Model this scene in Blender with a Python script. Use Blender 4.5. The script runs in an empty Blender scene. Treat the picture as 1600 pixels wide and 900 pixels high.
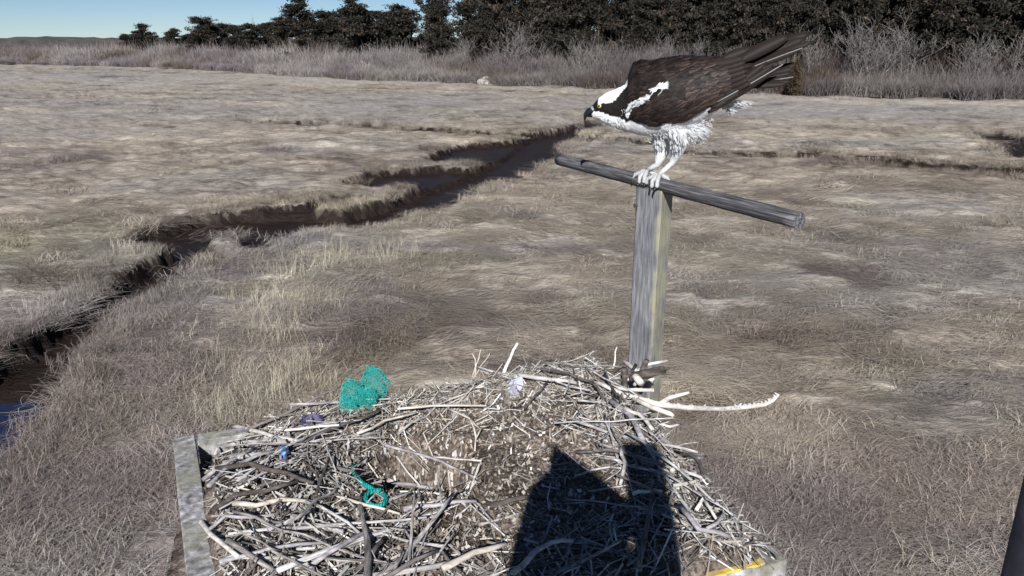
import bpy, math, random
import numpy as np
from mathutils import Vector, Matrix, Euler

random.seed(7)
rng = np.random.default_rng(11)
scene = bpy.context.scene
COL = scene.collection

# ------------------------------------------------------------------ camera, sky, sun, exposure
HC = 4.5                      # camera height above the marsh
PITCH = math.radians(18.0)
FPX = 1200.0                  # focal length in pixels of the 1600 px wide photograph
cam_data = bpy.data.cameras.new("camera")
cam_data.sensor_width = 36.0
cam_data.lens = 36.0 * FPX / 1600.0
cam_data.clip_start = 0.02
cam_data.clip_end = 20000.0
cam = bpy.data.objects.new("camera", cam_data)
COL.objects.link(cam)
cam.location = (0, 0, HC)
cam.rotation_euler = (math.radians(90) - PITCH, 0, 0)
scene.camera = cam

SUN_EL = math.radians(32.0)
SUN_AZ = math.radians(4.0)    # light travels towards +Y, this much towards +X
world = bpy.data.worlds.new("World")
scene.world = world
world.use_nodes = True
wn = world.node_tree.nodes
wl = world.node_tree.links
bg = wn["Background"]
sky = wn.new("ShaderNodeTexSky")
sky.sky_type = 'NISHITA'
sky.sun_disc = False
sky.sun_elevation = SUN_EL
sky.sun_rotation = math.radians(180.0) + SUN_AZ
sky.air_density = 0.8
sky.dust_density = 0.0
sky.ozone_density = 4.0
sky.altitude = 2500.0
wl.new(sky.outputs[0], bg.inputs[0])
bg.inputs[1].default_value = 0.05

sun_data = bpy.data.lights.new("sun", 'SUN')
sun_data.energy = 5.0
sun_data.angle = math.radians(0.5)
sun_data.color = (1.0, 0.975, 0.945)
sun = bpy.data.objects.new("sun", sun_data)
COL.objects.link(sun)
SUN_DIR = Vector((math.sin(SUN_AZ) * math.cos(SUN_EL), math.cos(SUN_AZ) * math.cos(SUN_EL), -math.sin(SUN_EL)))
sun.rotation_euler = SUN_DIR.to_track_quat('-Z', 'Y').to_euler()
sun.location = (-20, -60, 60)

scene.view_settings.view_transform = 'Standard'
scene.view_settings.look = 'None'
scene.view_settings.gamma = 1.0
scene.view_settings.exposure = 0.52
scene.view_settings.use_curve_mapping = False
scene.cycles.max_bounces = 4
scene.cycles.diffuse_bounces = 2
scene.cycles.glossy_bounces = 2
scene.cycles.transmission_bounces = 2
scene.cycles.transparent_max_bounces = 6
scene.cycles.caustics_reflective = False
scene.cycles.caustics_refractive = False

# ------------------------------------------------------------------ projection helpers (layout measurements)
CP, SP = math.cos(PITCH), math.sin(PITCH)


def ray(px, py):
    X = (px - 800.0) / FPX
    Y = (450.0 - py) / FPX
    return Vector((X, Y * SP + CP, Y * CP - SP))


def at_z(px, py, z):
    d = ray(px, py)
    t = (z - HC) / d.z
    return Vector((0, 0, HC)) + d * t


def G(px, py):
    return at_z(px, py, 0.0)


def at_depth(px, py, dep):
    return Vector((0, 0, HC)) + ray(px, py) * dep


# ------------------------------------------------------------------ numpy noise
_T = rng.random((256, 256))


def vnoise(x, y):
    xi = np.floor(x).astype(int)
    yi = np.floor(y).astype(int)
    fx = x - xi
    fy = y - yi
    fx = fx * fx * (3 - 2 * fx)
    fy = fy * fy * (3 - 2 * fy)
    a = _T[xi & 255, yi & 255]
    b = _T[(xi + 1) & 255, yi & 255]
    c = _T[xi & 255, (yi + 1) & 255]
    d = _T[(xi + 1) & 255, (yi + 1) & 255]
    return (a * (1 - fx) + b * fx) * (1 - fy) + (c * (1 - fx) + d * fx) * fy


def fbm(x, y, o=4, g=0.5):
    s = 0.0
    a = 1.0
    n = 0.0
    for k in range(o):
        s = s + a * vnoise(x + 17.3 * k, y + 31.7 * k)
        n += a
        a *= g
        x = x * 2.03
        y = y * 2.03
    return s / n


def sstep(a, b, x):
    t = np.clip((x - a) / (b - a), 0, 1)
    return t * t * (3 - 2 * t)


# ------------------------------------------------------------------ mesh helpers
def link(o, parent=None):
    COL.objects.link(o)
    if parent is not None:
        o.parent = parent
        o.matrix_parent_inverse = Matrix.Translation(-parent.location)
    return o


def mesh_data(name, V, F, mat=None, smooth=False, colors=None):
    me = bpy.data.meshes.new(name)
    me.from_pydata([tuple(map(float, v)) for v in V], [], [tuple(int(i) for i in f) for f in F])
    if mat:
        me.materials.append(mat)
    if smooth:
        me.polygons.foreach_set("use_smooth", [True] * len(me.polygons))
    if colors is not None:
        at = me.color_attributes.new("tint", 'FLOAT_COLOR', 'POINT')
        c = np.ones((len(V), 4), dtype=np.float32)
        c[:, :3] = np.asarray(colors)[:, :3]
        at.data.foreach_set("color", c.ravel())
    me.update()
    return me


def big_mesh(name, V, Q, mat=None, smooth=False, colors=None):
    """fast path: V (n,3), Q (m,k) all faces of k corners"""
    V = np.asarray(V, dtype=np.float32)
    Q = np.asarray(Q, dtype=np.int32)
    me = bpy.data.meshes.new(name)
    k = Q.shape[1]
    me.vertices.add(len(V))
    me.vertices.foreach_set("co", V.ravel())
    me.loops.add(Q.size)
    me.loops.foreach_set("vertex_index", Q.ravel())
    me.polygons.add(len(Q))
    me.polygons.foreach_set("loop_start", np.arange(len(Q), dtype=np.int32) * k)
    me.polygons.foreach_set("loop_total", np.full(len(Q), k, dtype=np.int32))
    if smooth:
        me.polygons.foreach_set("use_smooth", np.ones(len(Q), dtype=bool))
    if mat:
        me.materials.append(mat)
    if colors is not None:
        at = me.color_attributes.new("tint", 'FLOAT_COLOR', 'POINT')
        c = np.ones((len(V), 4), dtype=np.float32)
        c[:, :3] = np.asarray(colors)[:, :3]
        at.data.foreach_set("color", c.ravel())
    me.update(calc_edges=True)
    me.validate()
    return me


def obj(name, me, parent=None, label=None, cat=None, group=None, kind=None):
    o = bpy.data.objects.new(name, me)
    link(o, parent)
    if label:
        o["label"] = label
    if cat:
        o["category"] = cat
    if group:
        o["group"] = group
    if kind:
        o["kind"] = kind
    return o


def empty(name, loc, label, cat, group=None):
    o = bpy.data.objects.new(name, None)
    o.location = loc
    o.empty_display_size = 0.1
    COL.objects.link(o)
    o["label"] = label
    o["category"] = cat
    if group:
        o["group"] = group
    return o


class MB:
    """collects tubes, boxes and strips of ONE part"""

    def __init__(self):
        self.V = []
        self.F = []
        self.C = []

    def add(self, V, F, col=None):
        b = len(self.V)
        self.V.extend([tuple(v) for v in V])
        self.F.extend([tuple(i + b for i in f) for f in F])
        self.C.extend([col or (1, 1, 1)] * len(V))

    def tube(self, pts, rad, sides=6, caps=True, col=None, squash=1.0):
        pts = [Vector(p) for p in pts]
        n = len(pts)
        V = []
        F = []
        t0 = (pts[1] - pts[0]).normalized()
        up = Vector((0, 0, 1)) if abs(t0.z) < 0.9 else Vector((0, 1, 0))
        a = t0.cross(up).normalized()
        for i in range(n):
            if i == 0:
                t = pts[1] - pts[0]
            elif i == n - 1:
                t = pts[-1] - pts[-2]
            else:
                t = pts[i + 1] - pts[i - 1]
            t.normalize()
            a = (a - t * a.dot(t)).normalized()
            b = t.cross(a)
            r = rad[i] if hasattr(rad, '__len__') else rad
            for k in range(sides):
                an = 2 * math.pi * k / sides
                V.append(pts[i] + a * (math.cos(an) * r) + b * (math.sin(an) * r * squash))
        for i in range(n - 1):
            for k in range(sides):
                k2 = (k + 1) % sides
                F.append((i * sides + k, i * sides + k2, (i + 1) * sides + k2, (i + 1) * sides + k))
        if caps:
            F.append(tuple(reversed(range(sides))))
            F.append(tuple((n - 1) * sides + k for k in range(sides)))
        self.add(V, F, col)

    def build(self, name, mat, parent=None, smooth=False, colors=False, **kw):
        me = mesh_data(name, self.V, self.F, mat, smooth, self.C if colors else None)
        return obj(name, me, parent, **kw)


def board_mesh(name, p0, p1, w, h, mat, bev=0.003, seg=10, seed=0):
    """a weathered plank from p0 to p1 (top centre line), w wide, h deep, softly worn edges"""
    r = random.Random(seed)
    p0 = Vector(p0)
    p1 = Vector(p1)
    t = (p1 - p0)
    L = t.length
    t.normalize()
    s = t.cross(Vector((0, 0, 1))).normalized()
    prof = [(-w / 2 + bev, 0), (w / 2 - bev, 0), (w / 2, -bev), (w / 2, -h + bev), (w / 2 - bev, -h), (-w / 2 + bev, -h), (-w / 2, -h + bev), (-w / 2, -bev)]
    V = []
    F = []
    n = len(prof)
    for i in range(seg + 1):
        for (a, b) in prof:
            q = p0 + t * (L * i / seg) + s * (a + r.uniform(-1, 1) * 0.0012) + Vector((0, 0, b + r.uniform(-1, 1) * 0.0012))
            V.append(q)
    for i in range(seg):
        for k in range(n):
            k2 = (k + 1) % n
            F.append((i * n + k, (i + 1) * n + k, (i + 1) * n + k2, i * n + k2))
    F.append(tuple(range(n)))
    F.append(tuple(reversed(range(seg * n, seg * n + n))))
    return mesh_data(name, V, F, mat)


# ------------------------------------------------------------------ material helpers
def new_mat(name, rough=0.9, spec=0.2):
    m = bpy.data.materials.new(name)
    m.use_nodes = True
    nt = m.node_tree
    b = nt.nodes["Principled BSDF"]
    b.inputs["Roughness"].default_value = rough
    b.inputs["Specular IOR Level"].default_value = spec
    return m, nt, b


def node(nt, t, **kw):
    n = nt.nodes.new(t)
    for k, v in kw.items():
        setattr(n, k, v)
    return n


def ramp(nt, fac, stops):
    r = node(nt, "ShaderNodeValToRGB")
    e = r.color_ramp.elements
    while len(e) > 1:
        e.remove(e[-1])
    e[0].position = stops[0][0]
    e[0].color = (*stops[0][1], 1)
    for p, c in stops[1:]:
        x = e.new(p)
        x.color = (*c, 1)
    nt.links.new(fac, r.inputs[0])
    return r.outputs[0]


def noise(nt, scale, detail=4, vec=None, dim=None, rough=0.55):
    n = node(nt, "ShaderNodeTexNoise")
    n.inputs["Scale"].default_value = scale
    n.inputs["Detail"].default_value = detail
    n.inputs["Roughness"].default_value = rough
    if vec is not None:
        nt.links.new(vec, n.inputs["Vector"])
    return n


def mixc(nt, a, b, fac, mode='MIX'):
    m = node(nt, "ShaderNodeMix", data_type='RGBA', blend_type=mode)
    for s, v in ((m.inputs[0], fac), (m.inputs[6], a), (m.inputs[7], b)):
        if isinstance(v, (int, float)):
            s.default_value = v
        elif isinstance(v, tuple):
            s.default_value = (*v, 1)
        else:
            nt.links.new(v, s)
    return m.outputs[2]


def bump(nt, b, h, strength=0.4, dist=0.01):
    n = node(nt, "ShaderNodeBump")
    n.inputs["Strength"].default_value = strength
    n.inputs["Distance"].default_value = dist
    nt.links.new(h, n.inputs["Height"])
    nt.links.new(n.outputs[0], b.inputs["Normal"])


def scaled_coords(nt, sc, kind="Object"):
    tc = node(nt, "ShaderNodeTexCoord")
    mp = node(nt, "ShaderNodeMapping")
    mp.inputs["Scale"].default_value = sc
    nt.links.new(tc.outputs[kind], mp.inputs[0])
    return mp.outputs[0]


# grass: colour comes per instance from the marsh map
def make_grass_mat():
    m, nt, b = new_mat("dry_grass", 0.75, 0.15)
    at = node(nt, "ShaderNodeAttribute", attribute_type='INSTANCER', attribute_name="tint")
    va = node(nt, "ShaderNodeAttribute", attribute_type='GEOMETRY', attribute_name="tint")
    c = mixc(nt, at.outputs[0], va.outputs[0], 1.0, 'MULTIPLY')
    nt.links.new(c, b.inputs["Base Color"])
    return m


M_GRASS = make_grass_mat()


def make_vcol_mat(name, rough=0.85, spec=0.15, nscale=60.0, namt=0.35, bstr=0.0):
    m, nt, b = new_mat(name, rough, spec)
    va = node(nt, "ShaderNodeAttribute", attribute_type='GEOMETRY', attribute_name="tint")
    tc = node(nt, "ShaderNodeTexCoord")
    n = noise(nt, nscale, 5, tc.outputs["Object"])
    k = ramp(nt, n.outputs[0], [(0.25, (1 - namt,) * 3), (0.75, (1 + namt,) * 3)])
    c = mixc(nt, va.outputs[0], k, 1.0, 'MULTIPLY')
    nt.links.new(c, b.inputs["Base Color"])
    if bstr:
        bump(nt, b, n.outputs[0], bstr, 0.004)
    return m


def make_wood(name, cols, grain=(2.0, 40.0, 40.0), green=None, rand=False, kind="Object", bdist=0.002):
    m, nt, b = new_mat(name, 0.88, 0.15)
    v = scaled_coords(nt, grain, kind)
    n = noise(nt, 1.0, 6, v, rough=0.6)
    tc = node(nt, "ShaderNodeTexCoord")
    n2 = noise(nt, 7.0, 5, tc.outputs["Object"])
    c = ramp(nt, n.outputs[0], [(0.32, cols[0]), (0.5, cols[1]), (0.68, cols[2])])
    k = ramp(nt, n2.outputs[0], [(0.3, (0.7, 0.7, 0.72)), (0.7, (1.2, 1.18, 1.15))])
    c = mixc(nt, c, k, 1.0, 'MULTIPLY')
    if rand:
        oi = node(nt, "ShaderNodeObjectInfo")
        k2 = ramp(nt, oi.outputs["Random"], [(0.0, (0.22, 0.20, 0.19)), (0.25, (0.5, 0.46, 0.44)), (0.5, (0.9, 0.86, 0.82)), (0.8, (1.2, 1.2, 1.2)), (1.0, (1.5, 1.5, 1.5))])
        c = mixc(nt, c, k2, 1.0, 'MULTIPLY')
    if green:
        n3 = noise(nt, 5.0, 4, tc.outputs["Object"])
        f = ramp(nt, n3.outputs[0], [(0.42, (0, 0, 0)), (0.62, (1, 1, 1))])
        c = mixc(nt, c, green, f)
    nt.links.new(c, b.inputs["Base Color"])
    bump(nt, b, n.outputs[0], 0.6, bdist)
    return m


M_STICK = make_wood("weathered_stick", ((0.11, 0.107, 0.108), (0.31, 0.305, 0.305), (0.60, 0.60, 0.61)), (6, 90, 90), rand=True, bdist=0.001)
M_BLEACH = make_wood("bleached_branch", ((0.34, 0.32, 0.30), (0.55, 0.52, 0.49), (0.75, 0.73, 0.70)), (30, 60, 60), bdist=0.002)
M_BARK = make_wood("grey_bark", ((0.16, 0.15, 0.16), (0.30, 0.285, 0.30), (0.46, 0.44, 0.45)), (30, 80, 80), bdist=0.0015)
M_DARKST = make_wood("dark_bark", ((0.035, 0.03, 0.028), (0.085, 0.072, 0.065), (0.17, 0.15, 0.135)), (20, 80, 80), bdist=0.0015)
M_TANST = make_wood("tan_peeled_wood", ((0.30, 0.27, 0.23), (0.47, 0.43, 0.38), (0.62, 0.59, 0.54)), (20, 90, 90), bdist=0.001)
M_BOARD = make_wood("grey_board", ((0.09, 0.085, 0.09), (0.25, 0.25, 0.265), (0.52, 0.52, 0.56)), (55, 55, 55), green=(0.22, 0.215, 0.165), bdist=0.006)
M_TREE_BARK = make_wood("pale_tree_bark", ((0.09, 0.083, 0.08), (0.16, 0.149, 0.146), (0.26, 0.247, 0.243)), (3, 3, 8), bdist=0.02)
M_PINE_BARK = make_wood("pine_bark", ((0.03, 0.025, 0.02), (0.07, 0.055, 0.045), (0.12, 0.1, 0.085)), (3, 3, 8), bdist=0.03)

# ------------------------------------------------------------------ the marsh map: heights, creek, colours
MAIN = [(-260, 800, .8), (-120, 685, .8), (0, 596, .55), (55, 548, .48), (110, 506, .38), (165, 474, .34), (215, 446, .40), (258, 412, .5), (300, 396, .5),
        (360, 385, .4), (420, 362, .65), (467, 351, .9), (520, 345, .85), (578, 336, .85), (625, 322, .85), (655, 312, .8), (711, 289, .9), (760, 274, .9), (800, 257, .95),
        (826, 240, .9), (844, 220, .9), (870, 207, .9), (910, 198, .7), (940, 186, .6)]
POOL = [(285, 368, .9), (320, 361, 1.4), (370, 355, 1.7), (440, 346, 1.3)]
ARM1 = [(300, 352, .35), (400, 336, .6), (470, 324, .45), (540, 309, .35)]
ARM2 = [(590, 280, .8), (640, 275, 1.3), (690, 268, 1.0), (720, 280, .7)]
ARM3 = [(722, 244, 1.0), (770, 232, 1.6), (800, 228, 1.2), (840, 218, .8)]
ARM4 = [(840, 214, .7), (960, 216, .5), (1010, 222, .35)]
DITCH = [(1075, 238, .35), (1170, 240, .5), (1290, 244, .65), (1350, 248, .8), (1420, 256, .8), (1500, 261, .75), (1620, 268, .85)]
DITCH2 = [(380, 187, .35), (440, 190, .5), (560, 196, .4), (700, 203, .55), (800, 209, .5), (850, 214, .6)]
DITCH3 = [(1545, 206, .5), (1580, 220, .9), (1640, 245, 1.0)]


def chan(poly):
    return np.array([[G(a, b).x, G(a, b).y, w * 1.3] for a, b, w in poly])


CH = [(chan(MAIN), 0.40), (chan(POOL), 0.36), (chan(ARM1), 0.2), (chan(ARM2), 0.24), (chan(ARM3), 0.24), (chan(ARM4), 0.2),
      (chan(DITCH), 0.22), (chan(DITCH2), 0.25), (chan(DITCH3), 0.3)]


def inside(poly, x, y):
    best = np.full(x.shape, -1e3)
    for i in range(len(poly) - 1):
        a = poly[i]
        b = poly[i + 1]
        d = b[:2] - a[:2]
        L2 = d @ d
        t = np.clip(((x - a[0]) * d[0] + (y - a[1]) * d[1]) / L2, 0, 1)
        dist = np.hypot(x - a[0] - t * d[0], y - a[1] - t * d[1])
        w = a[2] + (b[2] - a[2]) * t
        best = np.maximum(best, w - dist)
    return best


ISLES = [(352, 374, .6, .12)]


def creek(x, y):
    """returns carve depth and mud weight"""
    j = (fbm(x * 1.7, y * 1.7, 3) - 0.5) * 0.55 + (fbm(x * 6, y * 6, 2) - 0.5) * 0.22
    dep = np.zeros(x.shape)
    mud = np.zeros(x.shape)
    cm = np.full(x.shape, -9.0)
    for k, (P, D) in enumerate(CH):
        m = (x > P[:, 0].min() - 4) & (x < P[:, 0].max() + 4) & (y > P[:, 1].min() - 4) & (y < P[:, 1].max() + 4)
        if not m.any():
            continue
        c = inside(P, x[m], y[m]) + j[m] * (.9 if k < 2 else .6 if k > 5 else 1.5)
        cm[m] = np.maximum(cm[m], c)
        w = sstep(-0.10, 0.16, c)
        dd = D
        if k == 0:
            dd = D + 0.3 * sstep(10.5, 8.5, y[m])
        dep[m] = np.maximum(dep[m], w * dd)
        mud[m] = np.maximum(mud[m], sstep(-0.20, -.04, c))
    for (a, b, rx, ry) in ISLES:
        g = G(a, b)
        e = np.exp(-(((x - g.x) / rx) ** 2 + ((y - g.y) / (ry * 3)) ** 2) * 1.6)
        dep = dep * (1 - e)
        mud = mud * (1 - sstep(.35, .7, e))
        cm = np.where(e > .5, -9.0, cm)
    return dep, mud, cm


def hummock(x, y):
    d = np.hypot(x, y)
    h = (fbm(x * 0.5, y * 0.8, 4) - 0.5) * 0.34 + (fbm(x * 1.3 + 9, y * 2.4, 4) - 0.5) * 0.22
    return h * np.clip(d / 6.0, 0.3, 1.0)


def land(x, y):
    """upland rising behind the shrubs"""
    fx, fd = shrub_front(x, y)
    return np.clip(fd - 6, 0, 400) * 0.012


FRONT_PX = [(-500, 96), (-200, 98), (0, 101), (120, 103), (240, 106), (400, 116), (560, 126), (800, 134), (1000, 140), (1250, 150), (1450, 156), (1600, 158), (1900, 166), (2300, 180)]
FRONT = [(math.atan2(G(a, b).x, G(a, b).y), math.hypot(G(a, b).x, G(a, b).y)) for a, b in FRONT_PX]
FA = np.array([f[0] for f in FRONT])
FD = np.array([f[1] for f in FRONT])


def front_dist(ang):
    return np.interp(ang, FA, FD)


def shrub_front(x, y):
    ang = np.arctan2(x, y)
    return ang, np.hypot(x, y) - front_dist(ang)


def hgt(x, y):
    dep, mud, cm = creek(x, y)
    return hummock(x, y) * (1 - 0.8 * mud) - dep + land(x, y), mud


STRAW = np.array([.485, .428, .35])
TAN = np.array([.352, .306, .258])
GREY = np.array([.335, .315, .305])
PURP = np.array([.205, .172, .166])
BROWN = np.array([.12, .093, .08])
OLIVE = np.array([.30, .275, .20])
MUDC = np.array([.026, .018, .0155])
PALE = np.array([.46, .42, .37])
BLOBS = [  # px, py, rx m, ry m, colour, weight
    (560, 530, 1.3, 1.0, BROWN, .75), (640, 470, 1.8, .7, BROWN, .4), (1220, 530, 1.2, .6, BROWN, .9), (1300, 415, .7, .7, BROWN, .9), (1420, 490, 1.2, .3, BROWN, .35), (1340, 560, .8, .25, BROWN, .4), (1150, 640, .9, .4, BROWN, .6), (1480, 700, 1.0, .4, BROWN, .5), (1180, 600, 1.0, .5, BROWN, .5),
    (1560, 600, .9, .5, BROWN, .6), (1500, 640, .8, .5, BROWN, .45), (730, 500, 1.4, .4, BROWN, .4),
    (100, 425, 1.3, .5, BROWN, .6), (60, 430, .7, .3, BROWN, .6), (120, 440, .9, .25, BROWN, .55), (40, 250, 3.5, 4, PURP, .7), (20, 380, 2.5, 2.5, OLIVE, .6), (150, 300, 5, 4, TAN, .5),
    (560, 370, 2.2, 1.1, GREY, .8), (480, 375, 1.5, 1.2, GREY, .8), (300, 500, 2.6, 1.6, PURP, .7), (150, 620, 2.2, 1.4, PURP, .6), (240, 460, 2, 1, GREY, .5), (380, 420, 1.5, 1, PURP, .6),
    (840, 315, 2.0, 1.6, STRAW, .9), (650, 365, 2.4, .5, STRAW, .8), (700, 350, 1.6, .5, STRAW, .5), (500, 410, 1.2, .7, STRAW, .7), (430, 470, .8, 1.2, STRAW, .6), (400, 570, .6, 1.0, STRAW, .6),
    (1300, 600, .8, .9, STRAW, .45), (1450, 330, 4, 2, GREY, .5), (1350, 260, 6, 1.5, BROWN, .35), (1250, 170, 12, 5, GREY, .75), (1480, 175, 12, 6, GREY, .7), (1550, 640, 2, 1.2, GREY, .4), (100, 780, 1.8, 1.2, PURP, .85), (250, 580, 1.6, 1.2, PURP, .55), (1300, 740, 1.4, .8, PURP, .5), (330, 640, 1.0, .8, TAN, .5), (1250, 850, .8, .6, PURP, .7), (60, 560, 1.2, 1.0, PURP, .6),
    (1300, 215, 8, 2.5, STRAW, .4), (1100, 320, 4, 3, TAN, .6), (900, 420, 2.5, 1.5, TAN, .6), (1400, 800, 1.6, 1.0, PURP, .6), (700, 160, 14, 8, GREY, .6),
    (300, 215, 10, 4, STRAW, .35), (620, 225, 6, 3, STRAW, .3), (200, 180, 14, 6, GREY, .5), (350, 128, 30, 12, PALE, .5), (60, 120, 30, 14, GREY, .6), (690, 262, 4, 3, BROWN, .55), (760, 235, 4, 3, BROWN, .5)]


def tint(x, y):
    d = np.hypot(x, y)
    n1 = fbm(x * .35, y * .55, 4)
    n2 = fbm(x * .9 + 40, y * 1.5 + 7, 4)
    n3 = fbm(x * .12 + 3, y * .2 + 8, 3)
    c = TAN[None, :] + (STRAW - TAN)[None, :] * sstep(.48, .68, n1)[:, None]
    c = c + (GREY - c) * (sstep(.45, .65, n3) * .75)[:, None]
    c = c + (BROWN - c) * (sstep(.54, .68, n2) * .5 * np.clip(1.15 - d / 90, .25, 1))[:, None]
    c = c + (OLIVE - c) * (sstep(.55, .7, fbm(x * .5 + 80, y * .5 + 60, 3)) * .35)[:, None]
    sp = sstep(.57, .71, fbm(x * 2.6 + 11, y * 3.4 + 5, 3))
    c = c + (BROWN * .9 - c) * (sp * .6)[:, None]
    sp2 = sstep(.62, .74, fbm(x * 1.9 + 51, y * 3.9 + 25, 3))
    c = c + (PALE - c) * (sp2 * .5)[:, None]
    for (px, py, rx, ry, bc, w) in BLOBS:
        g = G(px, py)
        jx = (n2 - .5) * rx * 2.0
        jy = (n1 - .5) * ry * 2.0
        e = np.exp(-((x - g.x + jx) / rx) ** 2 - ((y - g.y + jy) / ry) ** 2)
        c = c + (bc - c) * np.clip(e * w * 1.15, 0, .85)[:, None]
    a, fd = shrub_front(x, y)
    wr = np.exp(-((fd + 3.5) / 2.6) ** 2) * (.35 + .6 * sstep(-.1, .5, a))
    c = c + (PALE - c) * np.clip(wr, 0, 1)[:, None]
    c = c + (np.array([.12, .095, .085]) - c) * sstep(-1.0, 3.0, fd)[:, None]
    return c


# ---- ground sheet
M_GROUND, nt, b = new_mat("marsh_ground", 0.95, 0.12)
va = node(nt, "ShaderNodeAttribute", attribute_type='GEOMETRY', attribute_name="tint")
md_ = node(nt, "ShaderNodeAttribute", attribute_type='GEOMETRY', attribute_name="mud")
geo = node(nt, "ShaderNodeNewGeometry")
wq = noise(nt, .45, 3, geo.outputs["Position"])
wm = node(nt, "ShaderNodeVectorMath", operation='MULTIPLY_ADD')
nt.links.new(wq.outputs["Color"], wm.inputs[0])
wm.inputs[1].default_value = (.9, .9, 0)
nt.links.new(geo.outputs["Position"], wm.inputs[2])


def streaks(sc, rot, detail=7):
    mp = node(nt, "ShaderNodeMapping")
    mp.inputs["Scale"].default_value = sc
    mp.inputs["Rotation"].default_value = (0, 0, rot)
    nt.links.new(wm.outputs[0], mp.inputs[0])
    return noise(nt, 1.0, detail, mp.outputs[0], rough=.68).outputs[0]


s1 = streaks((2.2, 11, 4), .12)
s2 = streaks((9, 38, 8), -.1, 5)
s3 = streaks((1.1, 2.6, 2), .3, 5)
c = mixc(nt, va.outputs[0], ramp(nt, s1, [(0.28, (0.55, 0.53, 0.53)), (0.5, (0.95, 0.95, 0.95)), (0.72, (1.28, 1.26, 1.23))]), 1.0, 'MULTIPLY')
c = mixc(nt, c, ramp(nt, s2, [(0.3, (0.55, 0.58, 0.57)), (0.7, (1.32, 1.32, 1.32))]), 1.0, 'MULTIPLY')
c = mixc(nt, c, ramp(nt, s3, [(0.35, (0.72, 0.68, 0.67)), (0.6, (1.12, 1.12, 1.12))]), 1.0, 'MULTIPLY')
nt.links.new(c, b.inputs["Base Color"])
hs = node(nt, "ShaderNodeMath", operation='MULTIPLY_ADD')
nt.links.new(s2, hs.inputs[0])
hs.inputs[1].default_value = .35
nt.links.new(s1, hs.inputs[2])
bump(nt, b, hs.outputs[0], 0.8, 0.09)
nt.links.new(ramp(nt, md_.outputs["Fac"], [(.3, (.95,) * 3), (.9, (.38,) * 3)]), b.inputs["Roughness"])


def build_ground():
    rad = np.concatenate([[0.05], np.geomspace(.6, 3.2, 14)[:-1], np.geomspace(3.2, 42, 430)[:-1], np.geomspace(42, 220, 130)[:-1], np.geomspace(220, 9000, 26)])
    ang = np.concatenate([np.linspace(-math.radians(46), math.radians(46), 560), np.radians(np.linspace(46, 314, 70)[1:-1])])
    R, A = np.meshgrid(rad, ang, indexing='ij')
    X = (R * np.sin(A)).ravel()
    Y = (R * np.cos(A)).ravel()
    Z, mud = hgt(X, Y)
    Z = np.where(R.ravel() > 260, 0.0 * Z - 1.0, Z)
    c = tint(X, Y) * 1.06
    c = c + (MUDC - c) * mud[:, None]
    nr, na = R.shape
    i = np.arange(nr - 1)[:, None]
    j = np.arange(na)[None, :]
    j2 = (j + 1) % na
    Q = np.stack([i * na + j, i * na + j2, (i + 1) * na + j2, (i + 1) * na + j], -1).reshape(-1, 4)
    Q = Q[:, ::-1]
    me = big_mesh("ground", np.stack([X, Y, Z], -1), Q, M_GROUND, True, c)
    am = me.attributes.new("mud", 'FLOAT', 'POINT')
    am.data.foreach_set("value", mud.astype(np.float32))
    obj("ground", me, kind="structure", label="dry salt marsh ground with a muddy creek bed", cat="ground")


build_ground()

# ---- creek water
M_WATER, nt, b = new_mat("creek_water", 0.06, 0.5)
b.inputs["Base Color"].default_value = (0.012, 0.014, 0.035, 1)
tc = node(nt, "ShaderNodeTexCoord")
nz = noise(nt, 6.0, 3, tc.outputs["Object"])
bump(nt, b, nz.outputs[0], 0.08, 0.02)
wv = []
wp = chan([(-420, 900, 1.0), (-260, 800, .9), (-120, 685, .9), (-30, 626, .6), (5, 596, .3)])
for i, (x, y, w) in enumerate(wp):
    a = wp[max(i - 1, 0)]
    bb = wp[min(i + 1, len(wp) - 1)]
    t = Vector((bb[0] - a[0], bb[1] - a[1], 0)).normalized()
    s = Vector((t.y, -t.x, 0)) * w
    for q in (-1, -.33, .33, 1):
        wv.append((x + s.x * q, y + s.y * q, -.33))
wf = [(i * 4 + k, i * 4 + k + 1, (i + 1) * 4 + k + 1, (i + 1) * 4 + k) for i in range(len(wp) - 1) for k in range(3)]
obj("water", mesh_data("water", wv, wf, M_WATER), kind="structure", label="strip of dark blue water in the creek at the left edge", cat="water")


# ------------------------------------------------------------------ instanced ground cover (geometry nodes)
def unlinked(name, me):
    return bpy.data.objects.new(name, me)


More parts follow.
